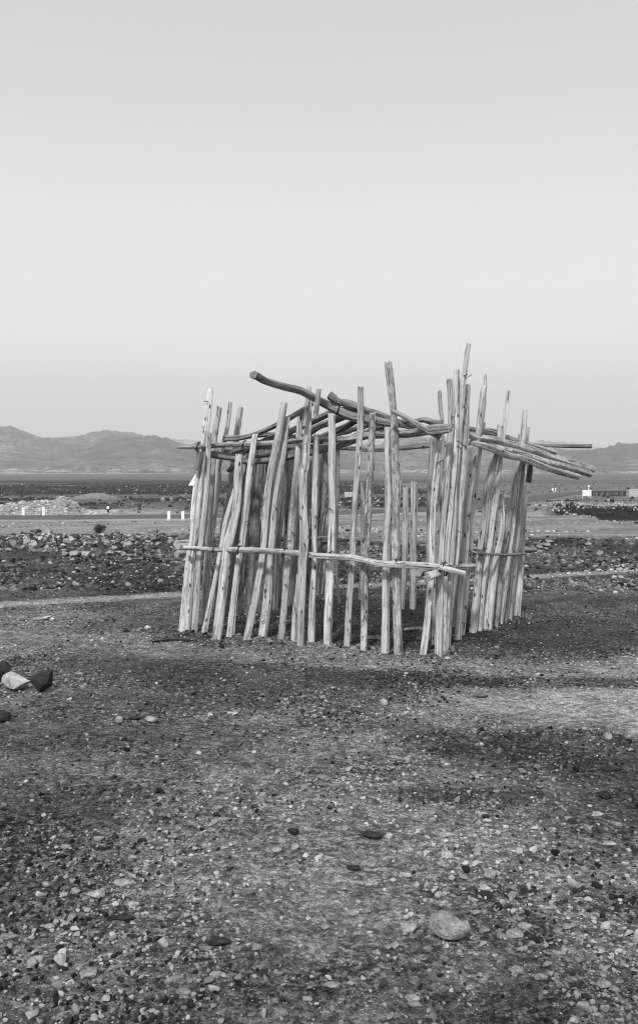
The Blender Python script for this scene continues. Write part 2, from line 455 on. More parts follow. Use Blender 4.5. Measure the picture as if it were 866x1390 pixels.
# ------------------------------------------------------------------ gravel (stuff)
def ico(sub):
    t = (1 + 5 ** .5) / 2
    v = [(-1, t, 0), (1, t, 0), (-1, -t, 0), (1, -t, 0), (0, -1, t), (0, 1, t), (0, -1, -t), (0, 1, -t), (t, 0, -1), (t, 0, 1), (-t, 0, -1), (-t, 0, 1)]
    f = [(0, 11, 5), (0, 5, 1), (0, 1, 7), (0, 7, 10), (0, 10, 11), (1, 5, 9), (5, 11, 4), (11, 10, 2), (10, 7, 6), (7, 1, 8), (3, 9, 4), (3, 4, 2), (3, 2, 6), (3, 6, 8), (3, 8, 9), (4, 9, 5), (2, 4, 11), (6, 2, 10), (8, 6, 7), (9, 8, 1)]
    v = [np.array(p) / np.linalg.norm(p) for p in v]
    for _ in range(sub):
        cache = {}; nf = []
        def mid(a, b):
            k = (min(a, b), max(a, b))
            if k not in cache:
                m = v[a] + v[b]; v.append(m / np.linalg.norm(m)); cache[k] = len(v) - 1
            return cache[k]
        for a, b, c in f:
            ab, bc, ca = mid(a, b), mid(b, c), mid(c, a)
            nf += [(a, ab, ca), (b, bc, ab), (c, ca, bc), (ab, bc, ca)]
        f = nf
    return np.array(v), np.array(f)

ICO = {k: ico(k) for k in (0, 1, 2, 3, 4)}

def rock_verts(sub, r, planes=10, cut=(.55, .9), lump=.08):
    v = ICO[sub][0].copy()
    for _ in range(4):
        d = r.normal(size=3); d /= np.linalg.norm(d)
        v *= (1 + lump * np.sin(v @ d * r.uniform(1.5, 4) + r.uniform(0, 6)))[:, None]
    for _ in range(planes):
        d = r.normal(size=3); d /= np.linalg.norm(d)
        h = r.uniform(*cut); s = v @ d
        v -= np.where(s > h, (s - h) * .93, 0)[:, None] * d
    v -= (v.max(0) + v.min(0)) / 2
    return v / np.abs(v).max(0)

TEMPL = {s: np.stack([rock_verts(s, rng, 5 if s == 0 else 14, (.42, .85), .14) for _ in range(32)]) for s in (0, 1, 2)}

def scatter(name, n, y0, y1, r0, r1, powr, sub, tonef, label, ydist='log', margin=1.3, flat=(.3, .75), mask=None, sink=.35, xr=None, mat='pebble', smooth=True):
    if ydist == 'log': y = np.exp(rng.uniform(math.log(y0), math.log(y1), n))
    else: y = rng.uniform(y0, y1, n)
    w = .345 * y + margin
    x = rng.uniform(-1, 1, n) * w if xr is None else rng.uniform(xr[0], xr[1], n)
    if mask is not None:
        k = rng.uniform(size=n) < mask(x, y); x = x[k]; y = y[k]; n = len(x)
    r = r0 * (r1 / r0) ** (rng.uniform(size=n) ** powr)
    t = TEMPL[sub][rng.integers(0, 32, n)]
    V = t.shape[1]
    asp = rng.uniform(.4, 1.0, n)
    sc = np.stack([r, r * asp, r * rng.uniform(*flat, n)], 1)
    v = t * sc[:, None, :]
    tx = rng.normal(0, .32, n); ang = rng.uniform(0, 6.283, n)
    c, s = np.cos(tx)[:, None], np.sin(tx)[:, None]
    vy, vz = v[..., 1] * c - v[..., 2] * s, v[..., 1] * s + v[..., 2] * c
    c, s = np.cos(ang)[:, None], np.sin(ang)[:, None]
    vx, vy = v[..., 0] * c - vy * s, v[..., 0] * s + vy * c
    z = height(x, y) + sc[:, 2] * (1 - 2 * sink)
    v = np.stack([vx + x[:, None], vy + y[:, None], vz + z[:, None]], -1).reshape(-1, 3)
    f = (ICO[sub][1][None] + (np.arange(n) * V)[:, None, None]).reshape(-1, 3)
    tn = np.repeat(tonef(x, y, n), V)
    o = make_mesh(name, v, f, M[mat], {'tone': tn}, smooth=smooth)
    tag(o, label, 'gravel', kind='stuff')
    return o

def heapm(x, y): return np.exp(-((y - 21.4 - .06 * x) / 1.5) ** 2) * np.where(x < -3.2, 1, 0) * np.where(x < -4.2, 1, .4)
def ptone(x, y, n, light=.07, dark=.3):
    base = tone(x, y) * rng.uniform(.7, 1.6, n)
    u = rng.uniform(size=n)
    dk = dark * (.35 + 1.7 * sstep(.42, .66, fbm(x * 2.6, y * 2.0, 123, 4, .6)))
    base = np.where(u < light, rng.uniform(.22, .46, n), base)
    base = np.where(u > 1 - dk, rng.uniform(.008, .035, n), base)
    return base

def density(x, y):
    s = fbm(x * 1.1, y * 1.1, 77, 4, .6)
    d = sstep(.36, .62, s) * .8 + .2
    t = tone(x, y)
    return d * np.clip(1.15 - (t - .12) * 4.2, .12, 1)

scatter('gravel', 62000, 2.3, 6.2, .0025, .012, 1.8, 0, ptone, 'fine grey gravel scattered over the near ground', mask=density, flat=(.35, .9), smooth=False, sink=.2)
scatter('gravel', 6500, 2.3, 6.5, .008, .024, 2.6, 2, lambda x, y, n: ptone(x, y, n, .08, .3), 'small mixed pebbles and flat chips on the near ground', mask=density, flat=(.3, .8), sink=.2)
scatter('gravel', 90000, 6.0, 13.5, .0045, .018, 2.6, 0, ptone, 'grey gravel scattered around the pole hut', mask=density, sink=.3, flat=(.2, .65), smooth=False)
def inrub(x, y): return (.35 + .65 * sstep(.35, .6, fbm(x * .6, y * .6, 88, 4))) * np.where(seg_d(x, y, (-9, 9.4), (12, 17.3)) < .25, .15, 1) * np.where(y + np.clip(x, -4, 4) * .35 > 22.6, .08, 1)
scatter('gravel', 9000, 8.0, 12.5, .006, .03, 2.0, 1, lambda x, y, n: ptone(x, y, n, .12, .3), 'small stones packed around the feet of the hut poles',
        mask=lambda x, y: np.exp(-(np.minimum.reduce([seg_d(x, y, a, b) for a, b in FEET]) / .10) ** 2), xr=(-1.6, 2.5), flat=(.4, .9), smooth=False)
scatter('gravel', 44000, 12.5, 25, .011, .050, 2.6, 0, lambda x, y, n: ptone(x, y, n, .10, .36), 'dark broken rubble covering the ground behind the hut', mask=inrub, flat=(.35, .9), margin=3, smooth=False)
scatter('gravel', 5200, 12.0, 16, .010, .04, 1.8, 1, lambda x, y, n: ptone(x, y, n, .42, .1), 'pale stony patches behind the hut',
        mask=lambda x, y: np.maximum(ell(x, y, -4.3, 14.0, 3.0, .7, .12), ell(x, y, 4.2, 12.8, 2.0, 1.0, .0)) * .6, margin=2, flat=(.4, .8))
scatter('gravel', 4200, 18.5, 24.5, .02, .075, 2.0, 1, lambda x, y, n: np.where(rng.uniform(size=n) < .4, rng.uniform(.2, .5, n), rng.uniform(.02, .12, n)),
        'small broken stones between the rocks of the stone row', ydist='lin', xr=(-9.5, -3.2), mask=heapm, flat=(.5, 1), smooth=False)
scatter('gravel', 5000, 25, 56, .03, .10, 2.2, 0, lambda x, y, n: ptone(x, y, n, .1, .25), 'sparse stones on the sandy verge',
        margin=5, mask=lambda x, y: (road_dist(x, y) > 3.2) * sstep(.5, .7, fbm(x * .3, y * .3, 91, 3)) * .7)
scatter('gravel', 26000, 58, 260, .05, .22, 1.8, 0, lambda x, y, n: np.where(rng.uniform(size=n) < .06, .35, rng.uniform(.025, .06, n)), 'low dark scrub and stones on the far plain',
        margin=20, mask=lambda x, y: (road_dist(x, y) > 4) * np.where(tone(x, y) > .15, .12, .9), flat=(.5, 1.1))
scatter('gravel', 2600, 58.8, 66, .04, .13, 1.8, 1, lambda x, y, n: rng.uniform(.15, .45, n), 'pale rubble along the crest of the dark bank', ydist='lin', xr=(14.5, 34),
        mask=lambda x, y: np.exp(-((y - 61.2) / 2.2) ** 2), flat=(.6, 1))
scatter('gravel', 900, 50, 56, .035, .12, 1.8, 1, lambda x, y, n: rng.uniform(.18, .42, n), 'pale spoil heaped in front of the dark bank', ydist='lin', xr=(13, 28),
        mask=lambda x, y: np.maximum(ell(x, y, 19.8, 52.2, 1.6, 1.2), np.maximum(ell(x, y, 15.0, 54.5, 1.2, .9), ell(x, y, 22.5, 53.2, 2, .8))), flat=(.6, 1))

# ------------------------------------------------------------------ individual stones
def stone(px, pyb, w, h, tn, label, group=None, name='stone', cat='stone', sub=3, seed=None, planes=16, cut=(.45, .88), big=False, depth=None, zoff=0.0):
    """px, pyb: foot point in photo pixels; w,h: pixel size"""
    r = np.random.default_rng(int(seed if seed is not None else px * 7 + pyb * 131))
    Y = yground(pyb) if pyb > 742 else None
    if Y is None:       # solve on the sloping ground
        ys = np.linspace(15, 60, 900); zz = height((px - CX) * ys / F, ys)
        yy = HY + (CAMZ - zz) * F / ys
        Y = ys[np.argmin(np.abs(yy - pyb))]
    rx = w / 2 * Y / F; rz = h / 2 * Y / F * .97
    ry = (depth if depth else .8) * rx
    if Y < 15:
        sa = CAMZ / math.hypot(CAMZ, Y); hh = h * Y / F
        ry = min(ry, .55 * hh / 2 / sa)
        rz = math.sqrt(max((hh / 2) ** 2 - (ry * sa) ** 2, 0)) / math.sqrt(1 - sa * sa)
    Y = Y + ry * .7
    v = rock_verts(sub, r, planes, cut, .13) * np.array([rx, ry, rz])
    if h > 30 and w > 50:
        k_ = 1 - .32 * np.clip(-v[:, 2] / rz, 0, 1)[:, None] ** 1.3; v[:, :2] *= k_; v[:, 2] *= 1.05
    v[:, 2] = np.maximum(v[:, 2], -rz * .98)
    x = (px - CX) * Y / F
    z0 = float(height(x, Y)) + rz * (.96 if h > 20 else .76) + zoff
    loc = np.array([x, Y, z0])
    o = make_mesh(name, v + loc, ICO[sub][1], M['bigstone' if big else 'stone'], {'tone': np.full(len(v), tn * (.72 if big else .85))}, loc=loc)
    o.rotation_euler = (0, 0, 0)
    return tag(o, label, cat, group)

stone(610, 1277, 58, 35, .37, 'largest rounded grey boulder in the foreground, lower right of centre', name='boulder', cat='boulder', sub=4, planes=5, cut=(.80, .95), seed=5, depth=.66)
stone(22, 939, 41, 25, .62, 'large white cracked rock between two dark rocks at the left edge', name='rock', cat='rock', sub=4, seed=12, planes=12)
stone(57, 942, 29, 30, .05, 'dark blocky rock touching the right side of the white rock', name='rock', cat='rock', sub=4, seed=8, planes=12)
stone(-2, 930, 34, 28, .05, 'dark rock half out of frame left of the white rock', name='rock', cat='rock', sub=3, seed=4, depth=.7)
stone(4, 982, 22, 17, .05, 'dark rock at the left edge below the white rock', name='rock', cat='rock', sub=3, seed=9)
NAMED = [
 (557, 1263, 28, 14, .42, 'pale flat oval stone just left of the largest boulder'),
 (571, 1252, 11, 9, .5, 'little white stone behind the pale flat stone near the boulder'),
 (629, 1255, 15, 11, .45, 'pale stone touching the right rear of the largest boulder'),
 (588, 1248, 13, 8, .2, 'grey stone behind the left side of the largest boulder'),
 (602, 1243, 10, 8, .3, 'small grey stone directly behind the largest boulder'),
 (657, 1263, 16, 10, .28, 'grey angular stone a step right of the largest boulder'),
 (698, 1270, 25, 13, .38, 'broad pale slab stone right of the largest boulder'),
 (712, 1257, 19, 8, .42, 'thin pale slab overlapping the broad slab right of the boulder'),
 (681, 1270, 15, 9, .27, 'grey stone touching the left of the broad pale slab'),
 (564, 1287, 16, 15, .17, 'dark grey lump below the pale flat oval stone'),
 (606, 1283, 8, 9, .5, 'small white stone in front of the largest boulder'),
 (565, 1204, 9, 9, .5, 'left one of two small white pebbles side by side above the boulder'),
 (579, 1203, 9, 9, .45, 'right one of two small white pebbles side by side above the boulder'),
 (665, 1193, 17, 13, .38, 'grey upright stone behind a pale disc, right of centre'),
 (658, 1206, 16, 10, .5, 'pale disc shaped stone in front of a grey stone, right of centre'),
 (604.5, 1169, 20, 12, .5, 'smooth pale oval pebble standing out alone right of centre'),
 (605, 1137, 21, 9, .42, 'pale wedge of stone with a pointed left tip'),
 (555, 1160, 15, 9, .42, 'tilted pale flat chip left of the smooth oval pebble'),
 (527.5, 1140, 12, 8, .52, 'round white pebble beside a dark flat shard'),
 (505, 1142, 30, 12, .05, 'dark flat shard lying beside a round white pebble'),
 (480, 1184, 20, 8, .05, 'small dark shard with a ragged edge in the middle foreground'),
 (518, 1232, 16, 10, .22, 'narrow slanting grey stone in the middle foreground'),
 (168.5, 1201, 29, 10, .4, 'broad pale flat stone in the left foreground'),
 (130, 1219, 25, 11, .52, 'angular white triangular stone in the left foreground'),
 (376, 1161, 15, 8, .45, 'upper pale stone of a pair left of centre'),
 (364, 1175, 17, 9, .3, 'lower grey stone of a pair left of centre'),
 (398, 1137, 17, 10, .045, 'black pebble left of centre'),
 (165, 1251, 40, 8, .05, 'long dark flat shard in the left foreground'),
 (297, 1284, 34, 13, .05, 'wide dark slab near the bottom centre left'),
 (15, 1280, 27, 10, .3, 'grey flat stone in the lower left corner'),
 (68, 1259, 15, 9, .42, 'pale stone near the lower left corner'),
 (205, 982, 18, 10, .42, 'pale crumbled stone right of a dark shard, left middle ground'),
 (162, 981, 11, 10, .42, 'pale stone left of a dark shard, left middle ground'),
 (184, 977, 18, 5, .05, 'thin dark shard between two pale stones, left middle ground'),
 (286, 971, 8, 6, .58, 'left one of two bright little pebbles before the hut'),
 (319, 969, 9, 5, .58, 'right one of two bright little pebbles before the hut'),
 (520.5, 958, 12, 10, .55, 'small white lump of stone on the ground before the hut'),
 (653, 948, 19, 7, .18, 'flat grey stone on the ground right before the hut'),
 (833, 1036, 25, 9, .045, 'upper of two long dark stones at the right edge'),
 (829, 1048, 30, 6, .045, 'lower, thinner of two long dark stones at the right edge'),
 (820, 1084, 21, 12, .04, 'black chunky stone near the right edge'),
 (811, 1010, 15, 8, .10, 'dark stone in the pale sandy patch at right'),
 (826, 1003, 12, 10, .38, 'pale broken stone in the sandy patch at right'),
 (862, 1006, 30, 17, .42, 'large pale stone cut by the right edge of the frame'),
 (811, 1109, 17, 7, .48, 'pale flat pebble near the right edge'),
 (827, 1148, 19, 8, .5, 'bright flat pebble near the right edge'),
 (796, 1131, 12, 11, .36, 'rough pale stone near the right edge'),
 (647, 1052, 22, 6, .3, 'thin pale shard lying right of centre before the hut'),
 (201, 854, 10, 6, .6, 'little white stone left of the hut corner'),
 (171, 857, 8, 5, .04, 'little black stone left of the hut corner'),
 (301, 880, 8, 6, .03, 'little black stone in front of the left hut wall'),
 (607, 895, 8, 5, .6, 'little white stone at the foot of the right corner poles'),
 (673, 881, 8, 5, .28, 'small grey stone in front of the right wall'),
 (72, 843, 8, 6, .58, 'white stone at the end of the dry stick'),
 (398, 871, 6, 9, .4, 'small upright stone wedged at the foot of the front poles'),
 (510, 869, 34, 6, .16, 'flat grey stone half buried in the hut floor'),
]
for k in NAMED: stone(*k)
PEB = [(466, 1210, 14, 7, .34), (480, 1238, 17, 8, .34), (497, 1236, 15, 6, .3), (526, 1286, 14, 8, .3), (536, 1284, 12, 8, .4), (511, 1297, 11, 9, .4), (403, 1156, 9, 8, .4), (406, 1189, 9, 7, .45),
       (500, 1204, 11, 7, .45), (421, 1192, 9, 6, .45), (611, 1097, 13, 6, .3), (642, 1220, 13, 7, .45), (630, 1229, 13, 6, .3), (645, 1237, 15, 8, .35), (674, 1232, 10, 8, .35),
       (401, 1157, 11, 8, .45), (233, 1170, 9, 6, .5), (225, 1141, 8, 5, .45), (254, 1246, 10, 8, .5), (212, 1216, 19, 7, .3), (276, 1194, 11, 5, .45), (186, 1178, 12, 6, .4), (296, 1102, 14, 5, .4),
       (260, 1148, 16, 7, .3), (673, 1078, 9, 5, .4), (835, 1120, 16, 6, .3), (740, 1240, 12, 7, .3), (770, 1262, 14, 8, .35), (785, 1205, 12, 6, .35), (720, 1190, 10, 5, .4), (95, 952, 7, 4, .6),
       (330, 1238, 13, 7, .3), (440, 1262, 15, 8, .3), (90, 1150, 14, 6, .35), (60, 1205, 12, 6, .4), (350, 1290, 15, 9, .35), (700, 1320, 22, 12, .3), (450, 1340, 26, 12, .35), (250, 1350, 22, 12, .28),
       (120, 1330, 24, 11, .35), (820, 1340, 24, 12, .3), (560, 1360, 20, 12, .4), (380, 1375, 24, 12, .25)]
for k in PEB: stone(*k, 'small pale grey pebble lying loose on the foreground gravel', group='loose pale pebbles in the foreground')

HEAPBIG = [(38, 742, 11, 13, .55, 'tall pale stone standing at the top left of the stone row'),
 (45, 749, 15, 17, .6, 'biggest white pyramid shaped stone of the row'),
 (57, 747, 13, 15, .12, 'dark block right of the white pyramid stone in the row'),
 (64, 748, 7, 12, .55, 'narrow white stone right of the dark block in the row'),
 (19, 742, 15, 11, .3, 'grey stone towards the left end of the row'),
 (70, 752, 12, 11, .26, 'grey stone below the narrow white one in the row'),
 (55, 751, 10, 8, .22, 'small grey stone under the dark block in the row'),
 (90, 755, 11, 9, .4, 'pale stone starting the lower line of the row'),
 (101, 756, 16, 10, .48, 'long pale stone in the lower line of the row'),
 (118, 757, 13, 11, .62, 'brightest rounded stone in the lower line of the row'),
 (108, 755, 8, 9, .22, 'grey stone left of the brightest rounded stone'),
 (135, 755, 15, 9, .16, 'dark rounded stone right of the brightest rounded stone'),
 (149, 753, 12, 8, .5, 'pale stone at the left of the thin slab in the row'),
 (162, 751, 15, 4, .5, 'thin pale slab tilted between stones of the row'),
 (169, 754, 10, 8, .42, 'pale stone under the thin slab in the row'),
 (146, 742, 9, 12, .45, 'upright pale stone behind the lower line of the row'),
 (156, 748, 8, 7, .5, 'round pale stone behind the thin slab'),
 (174, 745, 14, 9, .48, 'pale stone with a dark gap beneath, right part of the row'),
 (119, 733, 12, 7, .52, 'pale flat stone left of the small bush'),
 (148, 731, 14, 8, .26, 'grey stone right below the small bush'),
 (180, 751, 8, 8, .12, 'dark round stone near the right end of the row'),
 (197, 733, 7, 5, .4, 'small pale stone alone at the right end of the row'),
 (215, 734, 10, 7, .15, 'dark stone right end of the row near the sand'),
 (233, 737, 12, 5, .35, 'flat pale stone left of the hut rail end'),
 (217, 751, 6, 7, .4, 'small pale stone in the dark patch left of the hut'),
 (4, 717, 8, 7, .45, 'pale stone at the far left edge of the row'),
 (745, 737, 13, 5, .42, 'white flat stone on top of the little pile right of the hut'),
 (728, 740, 11, 5, .34, 'flat stone left in the little pile right of the hut'),
 (742, 742, 11, 6, .42, 'lower stone of the little pile right of the hut'),
 (733, 743, 8, 5, .3, 'lowest left stone of the little pile right of the hut'),
 (714, 734, 10, 4, .45, 'pale flat stone beside the right hut wall')]
for k in HEAPBIG: stone(*k, big=True, planes=8, name='rock', cat='rock')
r2 = np.random.default_rng(31)
for i in range(105):
    x = r2.uniform(-14, 178) if i < 84 else r2.uniform(178, 240)
    yb = 722 + r2.uniform(0, 1) ** .8 * (30 if i < 84 else 24)
    if i < 84 and x < 40: yb -= 4
    w = r2.uniform(3.5, 9.5)
    u = r2.uniform()
    tn = .42 if u < .25 else (.25 if u < .55 else .09)
    lab = {.42: 'small pale stone in the long stone row left of the hut', .25: 'small mid grey stone in the long stone row left of the hut', .09: 'small dark stone in the long stone row left of the hut'}[tn]
    stone(x, yb, w, w * r2.uniform(.55, .9), tn * r2.uniform(.8, 1.2), lab, group='small stones of the stone row', sub=2, seed=1000 + i, big=True, name='rock', cat='rock')
for i in range(42):
    x = r2.uniform(705, 880); yb = 734 + r2.uniform(0, 1) ** 2 * 22
    w = r2.uniform(3.5, 9)
    u = r2.uniform(); pale = u < .45
    stone(x, yb, w, w * r2.uniform(.5, .75), .42 if pale else .10, ('small pale' if pale else 'small dark') + ' stone along the edge of the sandy track at right',
          group='small stones edging the sandy track', sub=2, seed=2000 + i, big=True, name='rock', cat='rock')

# ------------------------------------------------------------------ poles
def catmull(p, step):
    p = np.asarray(p, float); n = len(p)
    if n == 2:
        k = max(3, int(np.linalg.norm(p[1, :3] - p[0, :3]) / step)); t = np.linspace(0, 1, k)[:, None]
        return p[0] * (1 - t) + p[1] * t
    q = np.vstack([2 * p[0] - p[1], p, 2 * p[-1] - p[-2]]); out = []
    for i in range(1, n):
        a, b, c, d = q[i - 1], q[i], q[i + 1], q[i + 2]
        k = max(2, int(np.linalg.norm(c[:3] - b[:3]) / step))
        for t in np.linspace(0, 1, k, endpoint=False):
            out.append(.5 * ((2 * b) + (c - a) * t + (2 * a - 5 * b + 4 * c - d) * t * t + (3 * b - a - 3 * c + d) * t ** 3))
    out.append(q[n]); return np.array(out)

POLEN = [0]
def log(name, parent, pts, tn=.52, bark=0.0, square=.5, rnd=None, segs=30, step=.025, jag=.012, wob=1.0, label=None, mat='wood'):
    """pts: list of (x,y,z,r) world"""
    POLEN[0] += 1
    r = np.random.default_rng(rnd if rnd is not None else 500 + POLEN[0])
    tn = tn * (.93 if tn > .5 else .95) * r.uniform(.85, 1.14)
    c = catmull(pts, step); n = len(c)
    ctr = c[:, :3].copy(); rad = np.maximum(c[:, 3], .004)
    d = np.gradient(ctr, axis=0); d /= np.linalg.norm(d, axis=1)[:, None] + 1e-9
    s = np.concatenate([[0], np.cumsum(np.linalg.norm(np.diff(ctr, axis=0), axis=1))])
    # slight natural wander
    ref = np.array([.1, -1, .15]) if abs(d[:, 1].mean()) < .8 else np.array([0, .1, 1.])
    u = np.cross(d, ref); u /= np.linalg.norm(u, axis=1)[:, None]; w = np.cross(d, u)
    env = np.sin(np.pi * s / s[-1])
    for k in range(3):
        a = r.uniform(0, 6.28); f = r.uniform(1.5, 7)
        ctr += (np.cos(a) * u + np.sin(a) * w) * (wob * rad.mean() * .13 * np.sin(f * s + r.uniform(0, 6)) * env)[:, None]
    th = np.linspace(0, 2 * np.pi, segs, endpoint=False)[None, :]
    S = s[:, None]
    ph = r.uniform(0, 6.28) + .25 * np.sin(S * r.uniform(.5, 1.5) + r.uniform(0, 6)); e = 2 + 3.0 * square * r.uniform(.4, 1.2)
    tt = th - ph; flat = r.uniform(.78, 1.0)
    R = 1 / ((np.abs(np.cos(tt)) ** e + np.abs(np.sin(tt) / flat) ** e) ** (1 / e)); R = R / R.mean() * 1.05
    for k in range(9):
        m = r.integers(1, 6); R = R + r.uniform(.02, .055) * np.cos(m * th + r.uniform(0, 6.28) + r.uniform(-7, 7) * S)
    for k in range(4):
        m = r.integers(4, 10); R = R + .016 * np.cos(m * th + r.uniform(0, 6.28) + r.uniform(-2, 2) * S)
    # long drying splits and branch knobs
    for k in range(r.integers(1, 4)):
        tc = r.uniform(0, 6.28) + .12 * np.sin(S * 2.2 + r.uniform(0, 6)); s0 = r.uniform(-.2, .8) * s[-1]; L = r.uniform(.3, 1.0) * s[-1]
        dd = (th - tc + np.pi) % (2 * np.pi) - np.pi
        g = sstep(s0, s0 + .12, S) * (1 - sstep(s0 + L, s0 + L + .12, S))
        R = R - .45 * r.uniform(.5, 1) * np.exp(-(dd / .14) ** 2) * g
    for k in range(int(s[-1] * 3.5)):
        tc = r.uniform(0, 6.28); s0 = r.uniform(0, s[-1]); dd = (th - tc + np.pi) % (2 * np.pi) - np.pi
        R = R + r.uniform(.08, .30) * np.exp(-(dd / .35) ** 2 - ((S - s0) / .022) ** 2)
    RR = R * rad[:, None]
    ends = ctr[:, None, :] + u[:, None, :] * (np.cos(th) * RR)[..., None] + w[:, None, :] * (np.sin(th) * RR)[..., None]
    # ragged, slanted ends
    sl = r.normal(0, .18, 2)
    for idx, sg in ((0, -1), (n - 1, 1)):
        off = (np.cos(th[0]) * sl[0] + np.sin(th[0]) * sl[1]) * rad[idx] + r.uniform(-1, 1, segs) * jag
        ends[idx] += d[idx] * off[:, None]
    pc = np.stack([np.cos(th) * RR, np.sin(th) * RR, S + 0 * th], -1).reshape(-1, 3) + r.uniform(0, 60, 3)
    v = ends.reshape(-1, 3)
    i = np.arange(n - 1)[:, None] * segs + np.arange(segs)[None, :]; j = np.arange(n - 1)[:, None] * segs + (np.arange(segs)[None, :] + 1) % segs
    f = np.stack([i, j, j + segs, i + segs], -1).reshape(-1, 4)
    nv = len(v)
    c0 = v[:segs].mean(0); c1 = v[-segs:].mean(0)
    v = np.vstack([v, v[:segs] * .999 + c0 * .001, v[-segs:] * .999 + c1 * .001, c0, c1])
    pc = np.vstack([pc, pc[:segs], pc[-segs:], pc[0] * 0 + pc[:segs].mean(0), pc[-segs:].mean(0)])
    a = np.arange(segs); b = (a + 1) % segs
    t0 = np.stack([nv + b, nv + a, np.full(segs, nv + 2 * segs)], 1); t1 = np.stack([nv + segs + a, nv + segs + b, np.full(segs, nv + 2 * segs + 1)], 1)
    loc = ctr[-1]
    o = make_mesh(name, v, [f, t0, t1], M[mat], {'tone': np.full(len(v), tn), 'bark': np.full(len(v), bark)}, vec={'pc': pc}, parent=parent, loc=loc)
    o.data.materials.append(M['end'])
    mi = np.zeros(len(o.data.polygons), np.int32); mi[len(f):] = 1
    o.data.polygons.foreach_set('material_index', mi)
    if label: o['label'] = label
    return o

HUT = empty('pole_hut', (0.5, 10.2, 0.0), 'open roofless hut frame of bleached wooden poles standing on the gravel', 'hut')

ALL_POLES = []
def pole(pts, Y=None, tn=.52, bark=0.0, dY=0.0, bury=.06, name='wall_pole', grounded=True, **kw):
    """pts: (px,py,w) top->bottom. Y from the foot row unless given; the pole may lean dY away at its top."""
    yb = pts[-1][1]
    if Y is None: Y = yground(yb)
    out = []; y0 = pts[0][1]
    for px, py, w in pts:
        k = (yb - py) / max(1e-6, yb - y0)
        YY = Y + dY * k
        out.append(np.append(P(px, py, YY), w / 2 * YY / F))
    if grounded:
        a, b = out[-2], out[-1]; dd = (b[:3] - a[:3]); dd /= np.linalg.norm(dd)
        b2 = b.copy(); b2[:3] += dd * bury; out.append(b2)
    o = log(name, HUT, out, tn, bark, **kw)
    ALL_POLES.append((o, pts, Y))
    return o

# front wall, left to right
pole([(285, 527, 8), (281, 575, 8.5), (272, 640, 9.5), (262, 737, 11), (260, 750, 11.5), (251, 857, 13.5)], tn=.60)
pole([(284, 587, 7), (282, 650, 8.5), (274, 737, 9), (271, 757, 8.5), (264, 858, 9.5)], tn=.60)
pole([(298, 553, 6.5), (291, 600, 7.5), (289, 628, 8), (286, 695, 8), (282, 760, 8), (277, 848, 8)], tn=.45)
pole([(313, 546, 5), (307, 588, 6.5), (297, 635, 8), (296, 654, 9), (288, 723, 7.5), (285, 760, 7), (281, 843, 7)], tn=.55)
pole([(326.5, 553, 7), (321.6, 588, 9), (318, 615, 9), (311, 668, 7.5), (304, 700, 7), (300, 760, 8), (294, 838, 8)], tn=.42)
pole([(325, 618, 9), (324, 640, 10.5), (322, 682, 10), (316, 716, 12), (311, 737, 13), (308.5, 755, 11.5), (294, 868, 12)], tn=.62)
pole([(317, 664, 2), (314, 681, 6), (307, 709, 8.5), (301.5, 737, 7), (299, 750, 7), (292.5, 785, 7), (278, 859, 8.5)], tn=.60)
pole([(347, 590, 6.5), (340, 634, 8), (334, 682, 8.5), (329, 737, 7.5), (326, 752, 7.5), (318, 812, 8), (312.6, 866, 9.5)], tn=.60)
pole([(385.8, 547, 8), (378.5, 590, 9), (369, 635, 8.5), (362, 688, 8), (357.5, 740, 8), (356, 753, 8), (348, 806, 9), (335, 869, 10)], tn=.57)
pole([(391, 566, 5), (384, 610, 9), (378, 650, 9), (373, 688, 9), (369, 737, 10), (365.5, 753, 10), (362, 815, 10), (355, 869, 11)], tn=.52, Y=8.9)
pole([(409, 560, 6.5), (406, 587, 7.5), (402.7, 635, 8.5), (399.5, 672, 8), (395, 718, 9), (394, 740, 9), (391.5, 756, 9), (386.6, 815, 9), (381, 869, 9)], tn=.46, bark=.35)
pole([(419.5, 525, 6), (419, 555, 8), (415, 635, 11), (413, 640, 11), (411.6, 688, 10.5), (412.5, 730, 11), (410, 769, 10), (408, 831, 9), (407, 877, 9.5)], tn=.60)
pole([(405, 780, 5), (401, 831, 6), (398.5, 871, 6.5)], tn=.55)
pole([(429.4, 591, 7), (428, 640, 8.5), (427, 688, 8), (427, 737, 7.5), (427, 758, 7.5), (424, 815, 9), (422, 873, 9.5)], tn=.60)
pole([(449.6, 562, 8), (451, 600, 8.5), (450.5, 640, 9.5), (451, 713, 10), (450.4, 750, 9.5), (449.6, 765, 9.5), (447, 815, 10), (445, 876, 11)], tn=.60)
pole([(489.3, 526, 8), (489, 577, 8), (486, 625, 7.5), (484, 656, 8), (480.7, 705, 8.5), (478.8, 750, 8.5), (477.7, 765, 8), (474, 825, 9), (471, 879, 10)], tn=.57)
pole([(505.8, 561, 8), (503, 617, 8.5), (501.4, 656, 9), (498.5, 721, 11), (497.7, 751, 10), (496, 765, 9.5), (494.7, 825, 10), (493.4, 883, 11)], tn=.46, bark=.8)
pole([(526, 582, 8), (526, 625, 8.5), (527.6, 688, 9.5), (525, 737, 9), (523, 771, 9), (523, 834, 10), (522, 886.5, 11)], tn=.60)
pole([(526.3, 492, 9), (530.8, 528, 9.5), (534, 560, 8.5), (535.7, 593, 10), (536.5, 625, 9), (538, 645, 10.5), (539, 664, 12), (536.5, 696, 10.5), (536.5, 737, 11), (536.8, 771, 10), (538.7, 834, 11.5), (541.5, 888, 12)], tn=.54, bark=.55)
